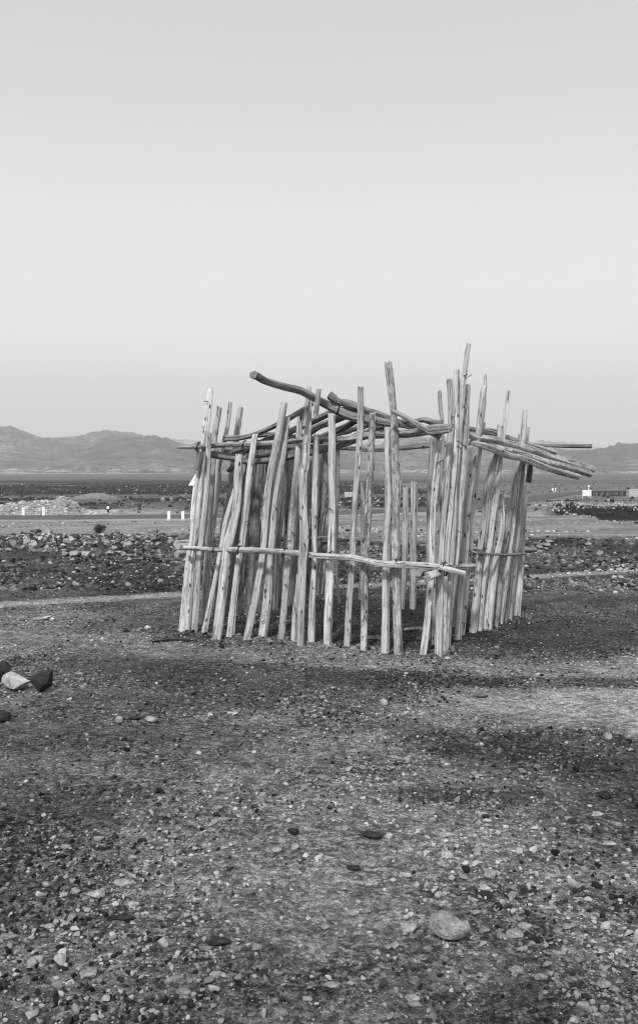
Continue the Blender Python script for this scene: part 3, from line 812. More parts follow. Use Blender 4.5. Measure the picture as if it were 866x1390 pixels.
# right corner bundle
pole([(595.4, 597, 8), (593.5, 632, 8.5), (589, 681, 8.5), (586.7, 729, 9), (586.5, 766, 9.5), (582.6, 821, 8.5), (574.5, 888.7, 9)], tn=.60)
pole([(586.4, 596, 6.5), (584.3, 637, 6.5), (582.6, 681, 6), (582, 729, 6), (581, 800, 6), (580, 868, 6)], tn=.33)
pole([(596.4, 531, 4.5), (598, 557, 5.5), (600.4, 573, 5), (600, 620, 6), (596, 760, 7), (592, 868, 7)], tn=.42)
pole([(609.6, 515, 6.5), (611.4, 557, 6.5), (610.5, 587, 7), (608, 623, 7.5), (606, 660, 7.5), (601, 710, 7.5), (597, 770, 8.5), (595.6, 820, 9), (595, 888.5, 10)], tn=.57)
pole([(604, 640, 5), (600, 690, 8), (597.5, 740, 8), (592, 800, 8), (590, 874, 8)], tn=.5)
pole([(619.5, 503, 7), (619, 541, 7.5), (618, 573, 8), (615.5, 632, 8.5), (610, 697, 9), (605, 737, 9.5), (602, 788, 9), (600.8, 886, 9)], tn=.58)
pole([(636, 467, 6.5), (631, 500, 6.5), (627, 525, 8), (624.7, 557, 8), (622, 589, 9), (620, 632, 9), (616, 697, 9), (612, 737, 9), (608.5, 788, 9), (604, 884, 9)], tn=.58, Y=8.28)
pole([(633.6, 523, 8), (631, 550, 9.5), (629.5, 589, 11), (628, 616, 10), (624.7, 665, 9.5), (621.4, 713, 9.5), (619, 753, 9.5), (613, 800, 9), (611, 821, 8.5), (606.5, 879, 8.5)], tn=.60, Y=8.42)
pole([(609, 592, 4), (609.5, 630, 8), (607, 690, 8), (606.5, 760, 8), (604, 882, 8)], tn=.55, Y=8.36)
pole([(658.6, 509, 3), (658, 526, 5), (656, 527.5, 7.5), (653, 557, 9), (647, 597, 8), (642.4, 624, 8.5), (636, 681, 9.5), (632, 729, 9.5), (629.5, 756, 9.5), (624.7, 805, 9), (621.5, 869, 9.5)], tn=.55)
pole([(656, 573, 6), (653, 597, 6), (649.7, 616, 6.5), (645.7, 657, 7.5), (641.6, 697, 7.5), (637.6, 745, 7.5), (633, 800, 6.5), (627, 864, 6.5)], tn=.62, Y=9.1)
pole([(638, 609, 6.5), (633.5, 648, 7), (630, 690, 6), (625, 737, 6), (616, 850, 7)], tn=.25)
# right wall
pole([(678.8, 579, 7.5), (676.8, 600, 8), (671.6, 620, 8.5), (661, 666, 9), (659, 695, 9), (655, 737, 9.5), (652, 757, 9.5), (646.6, 809, 10), (641.8, 859, 10.5)], tn=.52)
pole([(690.3, 531, 5), (686, 568.6, 6), (682, 600, 6), (678.8, 629, 5.5), (676.4, 647, 6.5), (673, 668, 9.5), (668.8, 695, 9.5), (664.6, 737, 8), (660.5, 761, 7), (655, 802, 6.5), (650.5, 858, 6.5)], tn=.62)
pole([(676, 664, 6), (672, 700, 9), (667.5, 737, 9.5), (664, 761, 9), (660, 809, 8.5), (656.5, 855, 8)], tn=.58)
pole([(681, 672, 3.5), (682, 709, 6), (678, 737, 7), (673, 761, 8), (667.4, 809, 8.5), (664, 855, 8)], tn=.54)
pole([(691, 676, 7), (689, 709, 7), (685, 741, 7), (679, 761, 7), (676, 802, 7), (672.6, 851, 6.5)], tn=.42, bark=.4)
pole([(712, 557, 5.5), (710, 589, 6.5), (705, 620, 7), (700, 661, 9), (696.5, 695, 8.5), (693, 741, 8), (688, 765, 7), (682.6, 809, 7), (678.5, 848, 6.5)], tn=.58)
pole([(705.5, 590, 4.5), (703, 630, 6.5), (697, 661, 6), (692, 720, 6), (688, 780, 6), (684, 845, 6)], tn=.38)
pole([(715.6, 581, 5.5), (714, 600, 6), (709, 633, 7), (707.6, 654, 7), (703.4, 695, 9.5), (700.7, 737, 9), (692, 768, 8), (689.6, 802, 8), (685.4, 842.5, 7.5)], tn=.55)
pole([(707, 668, 4), (706, 700, 7), (703, 740, 8), (698, 765, 8), (694, 809, 7), (691, 840, 7.5)], tn=.52)
pole([(713, 661, 3), (713.5, 681, 4), (711, 709, 4.5), (707, 750, 6.5), (704, 790, 8), (700.7, 837, 9.5)], tn=.56)
# left wall, seen from inside: close-set darker poles, interior shade also put into their tone
LW = [(293, 842, 322, 612, 9), (304, 836, 333, 606, 10), (313, 834, 338, 604, 8), (322, 834.5, 345, 610, 11), (337.5, 834, 355, 600, 12), (349, 831, 366, 604, 10.5), (360, 829.5, 374, 600, 10), (371, 827, 388, 606, 11),
      (381, 824, 397, 600, 10), (391, 821.5, 406, 602, 10), (400, 817, 416, 598, 10), (409, 812.5, 424, 604, 9.5), (417.5, 810, 434, 600, 9), (427, 808, 442, 600, 10), (436, 806.5, 455, 600, 9)]
for i, (bx, by, tx, ty, w) in enumerate(LW):
    m1 = (bx + (tx - bx) * .35 + rng.uniform(-1.5, 1.5), by + (ty - by) * .35, w * rng.uniform(.9, 1.05))
    m2 = (bx + (tx - bx) * .7 + rng.uniform(-1.5, 1.5), by + (ty - by) * .7, w * rng.uniform(.8, 1.0))
    pole([(tx, ty, w * .8), m2, m1, (bx, by, w)], tn=float(rng.uniform(.24, .34)), bark=float(rng.uniform(.1, .5)))
pole([(458, 608, 5), (459, 660, 4), (457, 710, 4), (456.5, 782, 3), (461, 818, 3.5)], tn=.2, Y=11.3)
pole([(491, 655, 5), (493, 690, 5), (492, 740, 5), (489, 812, 5)], tn=.3, Y=11.6, label='short dark pole standing behind the front wall')
# short support posts at the back
pole([(550, 662, 6.5), (550, 705, 7), (549.4, 753, 7.5), (546, 826, 6)], tn=.45)
pole([(562.4, 655, 8), (561.8, 705, 8), (560.7, 753, 8.5), (560, 827, 8)], tn=.48)

def beam(pts, name, tn=.4, bark=.25, **kw):
    """pts: (px,py,w,Y)"""
    out = [np.append(P(px, py, Y), w / 2 * Y / F) for px, py, w, Y in pts]
    tn *= {'rafter': .68, 'ridge_beam': .8, 'wall_plate': .8, 'roof_brace': .85, 'overhang_log': 1.0}.get(name, 1.0)  # roof parts darkened in colour to look underlit
    return log(name, HUT, out, tn, bark, jag=.006, **kw)

# rails at waist height
beam([(250, 743, 6, 9.16), (270, 744.5, 6, 9.12), (290, 746, 6, 8.98), (330, 747, 7, 8.72), (355, 748, 7, 8.66), (406, 751, 7.5, 8.70), (430, 754, 7, 8.50), (470, 756.5, 7, 8.34), (482, 758, 7.5, 8.30),
      (515, 764.5, 8, 8.09), (547, 766, 9, 8.04), (587, 768.5, 8.5, 8.02), (597, 770, 7, 8.02)], 'rail', .50, .35, square=.3)
beam([(240.5, 740, 10, 9.3), (258, 740, 11, 9.52)], 'rail', .6, .2, square=.5)
beam([(240, 752, 8, 9.6), (262, 752, 8, 9.9)], 'rail', .5, .3, square=.2)
beam([(596, 770, 6, 7.99), (612, 774, 7, 8.01), (629.5, 778.5, 7, 8.05)], 'rail', .55, 0, square=.1)
beam([(607, 770.5, 7, 8.14), (622, 770, 8.5, 8.5), (640, 769, 9, 8.66), (644, 770, 6, 8.7)], 'rail', .56, 0, square=.1)
beam([(580, 783, 11, 7.9), (592, 779, 9, 8.0), (600, 776, 8, 8.3)], 'rail', .45, 0, square=0)
beam([(567, 777, 10, 8.25), (578, 775, 9, 8.6), (590, 773, 8, 9.0)], 'rail', .4, 0, square=0)
beam([(649, 748, 5.5, 9.1), (665, 749, 5.5, 9.45), (685, 751, 6, 9.75), (709, 751, 5, 10.15)], 'rail', .36, .6, square=.1)
beam([(636, 747, 3.5, 9.0), (655, 752, 3.5, 9.05), (700, 752.5, 3.5, 9.65), (712, 752, 3, 9.8)], 'rail', .25, .3)
beam([(300, 744, 5, 10.2), (325, 741.5, 5, 10.35), (345, 741, 5, 10.5)], 'rail', .42, .2)
beam([(376, 733, 5.5, 11.2), (420, 731, 5, 11.7), (455, 730, 4.5, 12.0), (518, 735, 5, 11.6), (547, 739.5, 6, 11.1), (583, 743, 6.5, 11.0), (640, 745, 6, 11.1), (727, 746, 7, 11.3)], 'rail', .28, .3)
beam([(399, 737, 4.5, 11.6), (440, 735, 4.5, 12.1), (500, 731.5, 4.5, 12.0), (565, 737, 5, 11.6), (600, 737, 5, 11.4)], 'rail', .25, .3)

# roof
beam([(344, 508.5, 10.5, 7.66), (351, 511.5, 10, 7.78), (362, 517.5, 10, 7.95), (386.6, 525, 9.5, 8.12), (407.6, 530.5, 9.5, 8.28), (424, 538.5, 10, 8.38), (443, 548, 11, 8.62), (467, 561, 12, 8.60), (482, 567, 12, 8.58),
      (506.6, 572, 11.5, 8.46), (527.6, 575, 10, 8.38), (550, 578, 7.5, 8.38), (572, 586, 6, 8.36)], 'ridge_beam', .40, .25, square=0, label='long curved round log rising to the upper left above the roof')
beam([(446.5, 535.5, 9, 8.56), (452, 540, 10, 8.57), (459, 545, 8, 8.58), (468, 547, 9, 8.58), (477, 550, 10, 8.58), (498.5, 558, 7, 8.50), (518, 564, 7.5, 8.44), (540, 574.5, 7, 8.42), (563, 581, 6, 8.42)], 'rafter', .42, .5, square=.1)
beam([(460, 557, 7, 8.66), (480, 556, 8, 8.66), (500, 566, 8, 8.6), (525, 570, 7, 8.5), (548, 573, 7, 8.46), (566, 576, 6, 8.42)], 'rafter', .38, .5)
beam([(531, 557.5, 6, 7.98), (547, 565, 6.5, 8.0), (563, 574.5, 7.5, 8.02), (580, 584, 8, 8.02), (597, 594, 8.5, 8.02)], 'roof_brace', .42, .1, square=0)
beam([(545, 571, 6, 8.36), (563, 572, 7, 8.3), (574, 569.5, 7, 8.25), (590, 573.5, 8.5, 8.2), (600, 574, 7, 8.2)], 'rafter', .44, .5)
beam([(242, 607.7, 3, 9.16), (256, 607.3, 4, 9.18), (269.6, 607, 5.5, 9.2), (284, 606, 6, 9.36), (297, 604.5, 6, 9.4), (332, 603.5, 6.5, 9.15), (346, 603, 6.5, 9.06), (386.6, 600, 6.5, 8.95), (414, 596, 7, 8.68), (443, 595, 8, 8.72),
      (470, 596.5, 8, 8.62)], 'wall_plate', .46, .2)
beam([(452, 597, 7, 8.70), (475, 595, 8, 8.58), (498.5, 591.5, 8.5, 8.46), (520, 590.5, 9, 8.34), (543.8, 589.5, 10, 8.32), (560, 588, 10.5, 8.2), (576, 585, 12, 8.06), (592, 583, 14, 7.98), (613, 581.5, 11, 7.94)], 'wall_plate', .46, .35)
beam([(268, 613, 8, 9.42), (282, 616, 9, 9.45), (297, 618, 9.5, 9.5), (318, 622, 9, 9.4), (339, 627, 8, 9.2), (378.5, 623, 8.5, 9.0), (402.7, 618, 8, 8.9), (430, 613, 8, 8.85), (455, 607, 7.5, 8.75), (482, 598, 7.5, 8.6),
      (521, 583, 6.5, 8.5)], 'wall_plate', .34, .4, square=0)
beam([(305, 595, 9, 9.9), (325, 594.5, 7.5, 9.8), (346, 589, 7, 9.5), (383, 573, 7, 9.1), (411, 556.5, 6.5, 8.75), (423, 549, 6, 8.6)], 'rafter', .4, .25, square=0)
beam([(340, 592, 6, 9.9), (358, 590.5, 6, 9.7), (378, 591, 6, 9.4), (398, 593, 6, 9.2), (420, 591, 5, 9.0)], 'rafter', .38, .2, square=0)
beam([(298, 613, 7, 10.1), (330, 612.5, 7, 9.9), (362, 597.5, 8, 9.5), (394.7, 585, 8.5, 9.2), (433.5, 567.6, 8, 8.85), (455, 557, 8, 8.72)], 'rafter', .36, .3, square=0)
beam([(376, 613, 8, 10.8), (400, 604, 8, 10.2), (427, 582, 8, 9.3), (447, 573, 8, 9.0), (466, 565, 7.5, 8.74)], 'rafter', .32, .3, square=0)
beam([(398, 606, 8, 11.4), (430, 596, 8, 10.4), (459, 584, 8.5, 9.4), (484, 571, 8, 8.75)], 'rafter', .30, .4, square=0)
beam([(440, 578, 6, 9.1), (455, 572, 6.5, 8.9), (469, 565.5, 6.5, 8.74)], 'rafter', .36, .2, square=0)
beam([(432, 600, 7, 12.0), (458, 589, 7, 11.0), (480, 583, 7, 10), (503, 576, 7, 8.75)], 'rafter', .32, .3, square=0)
beam([(466, 597, 6, 12.0), (493.6, 587, 6, 10.4), (523, 577, 6, 8.7)], 'rafter', .34, .3, square=0)
beam([(300, 620, 6, 9.9), (335, 608, 7, 9.7), (380, 606, 7, 9.5), (420, 607, 7, 9.6), (446, 606, 7, 9.8)], 'rafter', .25, .4)
beam([(345, 622, 7, 9.9), (378, 613, 7, 9.7), (402, 604, 7, 9.6), (424, 608, 6, 9.6)], 'rafter', .28, .4)
beam([(310, 640, 5, 9.9), (335, 610, 6, 9.7), (352, 600, 6, 9.5)], 'rafter', .22, .3)
beam([(428, 611, 7, 12.3), (458, 607.7, 7, 12.2), (482, 609, 6, 12.1), (498.5, 611.3, 5.5, 12.0), (521, 610, 6, 11.9), (547, 607.7, 6.5, 11.8), (581, 604.3, 7, 11.6), (640, 602, 6, 11.4), (700, 602.5, 4.5, 11.3),
      (719, 604, 4, 11.25), (755, 605, 5, 11.2), (802.5, 606, 5.5, 11.1)], 'wall_plate', .27, .2, square=.2)
# right hand overhang
beam([(634, 590, 8, 8.75), (650, 595, 8.5, 8.85), (668, 597.5, 9, 9.0), (686, 602.5, 10, 9.2), (719.4, 610.5, 10.5, 9.65), (754.7, 622.5, 10.5, 10.1), (802.5, 637.5, 10.5, 10.7)], 'overhang_log', .50, .4, square=.2)
beam([(640, 599, 7, 8.80), (660, 603, 8, 8.95), (682, 610, 9, 9.14), (723.5, 620.5, 9.5, 9.62), (765, 633.5, 9, 10.15), (800.4, 643.5, 8, 10.6)], 'overhang_log', .50, .45, square=.2)
beam([(640, 601, 5, 8.62), (655, 605, 8, 8.74), (671.6, 610.5, 9, 8.9), (690, 618, 9, 9.1), (709, 623.5, 8, 9.35), (754.7, 639, 7.5, 9.9), (785, 647.5, 7, 10.3)], 'overhang_log', .54, .2, square=.4)
beam([(628, 580, 6, 8.8), (642, 582.5, 6, 8.95), (667, 587, 6, 9.2), (692, 595.5, 7, 9.6), (717, 604, 6, 9.95), (753, 614, 6, 10.4)], 'overhang_log', .42, .2)
beam([(630, 586, 8, 9.05), (650, 589, 8, 9.2), (672, 594, 8, 9.4), (690, 600, 7, 9.6)], 'rafter', .36, .4)
beam([(640, 583, 5, 9.8), (662, 583.5, 5, 10.2), (680, 588, 5, 10.6)], 'rafter', .3, .4)
# cleats: short upright pieces
beam([(417.5, 541, 5.5, 8.5), (415, 560, 5.5, 8.46), (413, 579, 5, 8.44)], 'cleat', .38, .2, square=.8)
beam([(432.6, 528.5, 6, 8.34), (430.5, 548, 6.5, 8.33), (428.6, 568.5, 6.5, 8.32)], 'cleat', .42, .1, square=.4)
beam([(718, 622, 6, 9.9), (718, 640, 6.5, 9.9), (717, 654.5, 6.5, 9.9)], 'cleat', .22, .2, square=.4)
beam([(270, 612, 4.5, 9.22), (268, 626, 5, 9.22), (265.5, 638, 5, 9.22)], 'cleat', .3, .2, square=.8)
beam([(278, 615, 4, 9.2), (277, 628, 4.2, 9.2), (275.5, 640, 4.2, 9.2)], 'cleat', .32, .2, square=.8)

# wire ties and bent nails
def tube(name, parent, pts, rad, mat='wire', segs=6):
    pts = np.array(pts, float)
    c = catmull(np.column_stack([pts, np.full(len(pts), rad)]), .006); ctr = c[:, :3]; n = len(ctr)
    d = np.gradient(ctr, axis=0); d /= np.linalg.norm(d, axis=1)[:, None] + 1e-9
    ref = np.array([.3, .5, .81]); u = np.cross(d, ref); u /= np.linalg.norm(u, axis=1)[:, None]; w = np.cross(d, u)
    th = np.linspace(0, 2 * np.pi, segs, endpoint=False)
    v = (ctr[:, None] + rad * (np.cos(th)[None, :, None] * u[:, None] + np.sin(th)[None, :, None] * w[:, None])).reshape(-1, 3)
    i = np.arange(n - 1)[:, None] * segs + np.arange(segs)[None, :]; j = np.arange(n - 1)[:, None] * segs + (np.arange(segs)[None, :] + 1) % segs
    f = np.stack([i, j, j + segs, i + segs], -1).reshape(-1, 4)
    caps = [np.arange(segs)[None, ::-1], (n - 1) * segs + np.arange(segs)[None, :]]
    return make_mesh(name, v, [f] + caps, M[mat], parent=parent, loc=ctr[0])

def poleat(px, py):
    """nearest pole under a photo point, to hang a nail on"""
    best = None
    for o, pts, Y in ALL_POLES:
        ys = [p[1] for p in pts]
        if not (min(ys) <= py <= max(ys)): continue
        x = np.interp(py, ys, [p[0] for p in pts]); w = np.interp(py, ys, [p[2] for p in pts])
        if abs(x - px) < w * .7 and (best is None or Y < best[1]): best = (o, Y, w)
    return best
NAILS = [(333, 709, 5, -3), (374, 690, 4, 4), (396, 722, 5, 6), (394, 733, -4, 3), (412, 737, 3, 5), (428, 700, 3, 5), (357, 780, 2, 5), (368, 768, 3, 4), (424, 797, 2, 3), (355, 844, 5, -3), (386, 792, 3, 5),
         (447, 690, 5, 4), (593, 628, 9, -4), (594, 720, 3, 6), (598, 684, 3, 3), (620, 720, 4, 3), (634, 700, 5, -3), (677, 690, 5, -4), (694, 692, 5, -4), (620, 605, 6, 5), (627, 603, 6, 6), (626, 845, 8, 2), (282, 545, -5, 0),
         (629, 510, 6, -2), (531, 786, 4, -1), (539, 627, 3, 4), (645, 632, 2, 4), (611, 660, 2, 3), (406, 700, 3, 5), (613, 566, 4, 0), (629, 551, 1, 3), (652, 562, 1, 3)]
for px, py, dx, dy in NAILS:
    b = poleat(px, py)
    if not b: continue
    o, Y, w = b; Yf = Y - w / 2 * Y / F * 1.15
    q = [P(px, py, Yf + .015), P(px + dx * .1, py + dy * .1, Yf - .008), P(px + dx * .55, py + dy * .4, Yf - .012), P(px + dx, py + dy, Yf - .004)]
    tube('nail', o, q, .0036)
# small free wire curl at the tall pole
tube('wire', HUT, [P(633, 512, 8.24), P(636, 511.5, 8.2), P(640, 508.5, 8.2)], .003)
tube('wire', HUT, [P(633, 607, 8.3), P(628, 604, 8.22), P(622, 599, 8.2), P(617, 600, 8.2)], .003)
def wire_loop(px, py, Y, rx, rz, tilt=.3):
    c = P(px, py, Y); pts = []
    for a in np.linspace(0, 2 * np.pi * 2.2, 44):
        pts.append(c + np.array([math.sin(a * 1.0) * rx * tilt + .010 * math.sin(.47 * a), -math.cos(a) * rx, math.sin(a) * rz]))
    tube('wire', HUT, pts, .0042)
    e_ = pts[-1]; tube('wire', HUT, [e_, e_ + np.array([.012, -.02, .012]), e_ + np.array([.03, -.012, -.004])], .0038)
for a in ((290, 746, 8.98, .03, .035), (323, 747, 8.75, .034, .04), (385, 750, 8.70, .034, .038), (447, 755, 8.45, .034, .038), (536, 765.5, 8.06, .036, .04), (600, 770, 8.02, .034, .04), (620, 770, 8.45, .034, .04),
          (655, 749, 9.2, .03, .035), (672, 750, 9.5, .03, .03), (700, 751, 10.0, .03, .03), (268, 607, 9.2, .03, .04), (330, 604, 9.15, .03, .035), (459, 557, 8.62, .06, .06), (606, 775, 8.05, .04, .045)):
    wire_loop(*a)

# ------------------------------------------------------------------ small things near the hut
def loose(name, pts, tn, label, cat, bark=.2):
    out = []
    for px, py, w in pts:
        Y = yground(py); x = (px - CX) * Y / F; r_ = w / 2 * Y / F
        out.append((x, Y, float(height(x, Y)) + r_ * .8, r_))
    o = log(name, None, out, tn, bark, segs=14)
    tag(o, label, cat)
loose('stick', [(46, 843, 4), (57, 842, 5), (69, 841.5, 6)], .5, 'dry pale stick lying on the dark gravel at left', 'stick')
loose('stick', [(207, 873, 2.5), (235, 869, 4), (262, 871.5, 2)], .03, 'thin dark stick on the sand left of the hut front', 'stick', 0)  # very dark even tone along the whole stick
loose('stick', [(548, 856, 3), (562, 855, 4), (574, 854, 3)], .35, 'pale stick lying on the hut floor', 'stick', 0)

# ------------------------------------------------------------------ roadside things
def solve(px, pyb, lo=24, hi=200):
    ys = np.linspace(lo, hi, 4000); zz = height((px - CX) * ys / F, ys)
    yy = HY + (CAMZ - zz) * F / ys
    Y = ys[np.argmin(np.abs(yy - pyb))]
    x = (px - CX) * Y / F
    return np.array([x, Y, float(height(x, Y))])

def box_vf(cx, cy, cz, sx, sy, sz, bev=0.0):
    """bevelled box: inset rings at top and bottom"""
    v = []; b = bev
    for z, i in ((cz - sz / 2, b), (cz - sz / 2 + b, 0), (cz + sz / 2 - b, 0), (cz + sz / 2, b)):
        v += [(cx - sx / 2 + i, cy - sy / 2 + i, z), (cx + sx / 2 - i, cy - sy / 2 + i, z), (cx + sx / 2 - i, cy + sy / 2 - i, z), (cx - sx / 2 + i, cy + sy / 2 - i, z)]
    f = [(3, 2, 1, 0), (12, 13, 14, 15)]
    for k in range(3):
        for a in range(4):
            c = (a + 1) % 4; f.append((k * 4 + a, k * 4 + c, k * 4 + 4 + c, k * 4 + 4 + a))
    return v, f
def boxes(name, parent, lst, mat):
    V = []; Fc = []
    for b in lst:
        v, f = box_vf(*b); o = len(V); V += v; Fc += [tuple(i + o for i in q) for q in f]
    return make_mesh(name, V, np.array(Fc), M[mat], smooth=False, parent=parent, loc=V[0])

BOL = [(32.7, 'leftmost white roadside post, in front of the low end of the rubble heap'), (60, 'white roadside post in front of the tall end of the rubble heap'),
       (229.7, 'white roadside post farther left of the hut corner, nearer the mound of sand'), (248.6, 'white roadside post next to the triangular sign by the hut')]
for px, lab in BOL:
    yb = 701.5 if px < 100 else 706.5
    c = solve(px, yb, 40, 75); h = 12.5 * c[1] / F; w = 3.8 * c[1] / F
    e = empty('bollard', c, lab, 'bollard', 'white posts along the road')
    boxes('post', e, [(c[0], c[1], c[2] + h / 2 - .05, w, w, h + .1, .02)], 'white')
    boxes('footing', e, [(c[0], c[1], c[2] + .02, w * 2.0, w * 1.6, .10, .02)], 'concrete')
for px, lab in ((749.6, 'brighter of two tiny white posts far down the road at right'), (753.5, 'dimmer thin one of two tiny white posts far down the road at right')):
    Y = 150.; x = (px - CX) * Y / F; z = float(height(x, Y)); c = np.array([x, Y, z]); k = .25 if px < 751 else .15
    e = empty('bollard', c, lab, 'bollard', 'tiny white posts far down the road')
    boxes('post', e, [(x, Y, z + .33, k, k, .76, .03)], 'white')

# triangular road sign seen from behind
c = solve(259.5, 704.5, 40, 75); Y = c[1]; s = Y / F
e = empty('road_sign', c, 'white triangular road sign on a thin post half hidden behind the left hut corner', 'road sign')
tube('sign_post', e, [c + (0, 0, -.1), c + (2.2 * s, 0, 24 * s), c + (5 * s, 0, 50 * s)], .055, 'white', 10)
zt = c[2]; x0 = c[0]
tri = np.array([(-3.3, 45.5), (15.5, 45.5), (6.0, 61)]) * s
V = []
for yy in (-.03, -.075): V += [(x0 + a, Y + yy, zt + b) for a, b in tri]
make_mesh('sign_plate', V, [np.array([(0, 1, 2), (3, 5, 4)]), np.array([(0, 3, 4, 1), (1, 4, 5, 2), (2, 5, 3, 0)])], M['white'], smooth=False, parent=e, loc=V[0])
boxes('bracket', e, [(x0 + 6 * s, Y - .085, zt + 53 * s, 4 * s, .02, .03, .003)], 'greymetal')
boxes('bracket', e, [(x0 + 6 * s, Y - .085, zt + 47.5 * s, 4 * s, .02, .03, .003)], 'greymetal')

# small pale topped marker post in the scrub
c = solve(147, 697, 56, 120); s = c[1] / F
e = empty('marker_post', c, 'tiny dark post with a pale top beyond the road at left', 'marker post')
boxes('post', e, [(c[0], c[1], c[2] + 2.5 * s, 2.2 * s, 2.2 * s, 6.2 * s, .02)], 'darkhole')
boxes('cap', e, [(c[0], c[1], c[2] + 7.6 * s, 3.2 * s, 3.0 * s, 4.4 * s, .05)], 'white')

# low building beyond the road, seen between the front poles
Y = 110.; s = Y / F; c = np.array([(474 - CX) * s, Y, CAMZ - 41.5 * s])
zb = float(height(c[0], Y)); c[2] = zb; base = HY + (CAMZ - zb) / s
e = empty('roadside_building', c, 'low pale flat roofed building with a dark open base beyond the road', 'building')
hb = base - 675.5
boxes('wall', e, [(c[0] + 2 * s, Y, zb + (hb + 3.6) * s, 17 * s, 2.2, 7.4 * s, .04)], 'concrete')
boxes('base', e, [(c[0] + 2 * s, Y, zb + hb / 2 * s - .1, 19 * s, 2.0, hb * s + .2, .02)], 'darkhole')
for k in (-4.5, 1.5, 7): boxes('window', e, [(c[0] + k * s, Y - 1.02, zb + (hb - 2.2) * s, 3 * s, .06, 1.6 * s, .01)], 'concrete')

# white board on legs with a lamp behind, right
Y = 100.; s = Y / F; x = (796 - CX) * s; z = float(height(x, Y)); base = HY + (CAMZ - z) / s
up = lambda py: z + (base - py) * s
e = empty('notice_board', (x, Y, z), 'blank white board on two legs by the long fence at right', 'notice board')
boxes('board', e, [(x, Y, up(669.3), 12 * s, .08, 8.2 * s, .02)], 'white')
for k in (-5.6, 5.6): boxes('leg', e, [(x + k * s, Y + .06, (z - .1 + up(672)) / 2, .7 * s, .05, up(672) - z + .1, .01)], 'white')
x2 = (798.6 - CX) * (Y + 6) / F; z2 = float(height(x2, Y + 6)); s2 = (Y + 6) / F; topz = CAMZ - (661 - HY) * s2
e = empty('lamp_post', (x2, Y + 6, z2), 'short white post with a round head rising behind the white board', 'lamp post')
tube('post', e, [(x2, Y + 6, z2 - .1), (x2, Y + 6, topz)], .06, 'white', 10)
v = ICO[2][0] * np.array([.15, .15, .13]) + np.array([x2, Y + 6, topz + .05])
make_mesh('lamp_head', v, ICO[2][1], M['white'], parent=e, loc=(x2, Y + 6, topz + .05))

# long fence
Y = 112.; s = Y / F
xa = (800 - CX) * s; xb = (870 - CX) * s; zg = float(height((xa + xb) / 2, Y)); topz = CAMZ - (667 - HY) * s
e = empty('fence', ((xa + xb) / 2, Y, zg), 'long dark fence of upright bars behind the white board at right', 'fence')
lim = (852 - CX) * s
for i, px in enumerate((803, 812, 821, 830, 839, 847)):
    X0 = (px - CX) * s; zz = float(height(X0, Y)); boxes('post', e, [(X0, Y, (zz - .2 + topz) / 2, .10, .10, topz - zz + .2, .02)], 'darkmetal')
boxes('rail', e, [((xa + lim) / 2, Y - .08, topz - .04, lim - xa, .04, .09, .01)], 'darkmetal')
boxes('rail', e, [((xa + lim) / 2, Y - .08, zg + .15, lim - xa, .04, .06, .01)], 'darkmetal')
bars = [(X0, Y - .02, (zg - .1 + topz - .1) / 2, .055, .03, topz - zg, .005) for X0 in np.arange(xa + .1, lim, .15)]
boxes('bar_panel', e, bars, 'darkmetal')
X0 = (852 - CX) * s; tz = CAMZ - (662.5 - HY) * s
e = empty('gate_post', (X0, Y, zg), 'thick dark gate post taller than the fence, beside the concrete block at right', 'gate post')
boxes('post', e, [(X0, Y, (zg - .2 + tz) / 2, .26, .26, tz - zg + .2, .03)], 'darkmetal')
boxes('cap', e, [(X0, Y, tz + .03, .36, .36, .09, .02)], 'darkmetal')

Y = 106.; s = Y / F; X0 = (853.5 - CX) * s; X1 = (905 - CX) * s; zz = float(height(X0, Y)); tz = CAMZ - (665 - HY) * s
e = empty('concrete_hut', ((X0 + X1) / 2, Y + 1.5, zz), 'pale concrete block building cut by the right edge of the frame', 'building')
boxes('wall', e, [((X0 + X1) / 2, Y + .5, (zz - .3 + tz) / 2, X1 - X0, 1, tz - zz + .3, .06)], 'concrete')
boxes('roof', e, [((X0 + X1) / 2 + .15, Y + .5, tz + .03, X1 - X0 - .1, 1.1, .10, .03)], 'concrete')
boxes('door', e, [(X1 - 1.2, Y - .02, zz + .35, .7, .05, .9, .01)], 'darkhole')

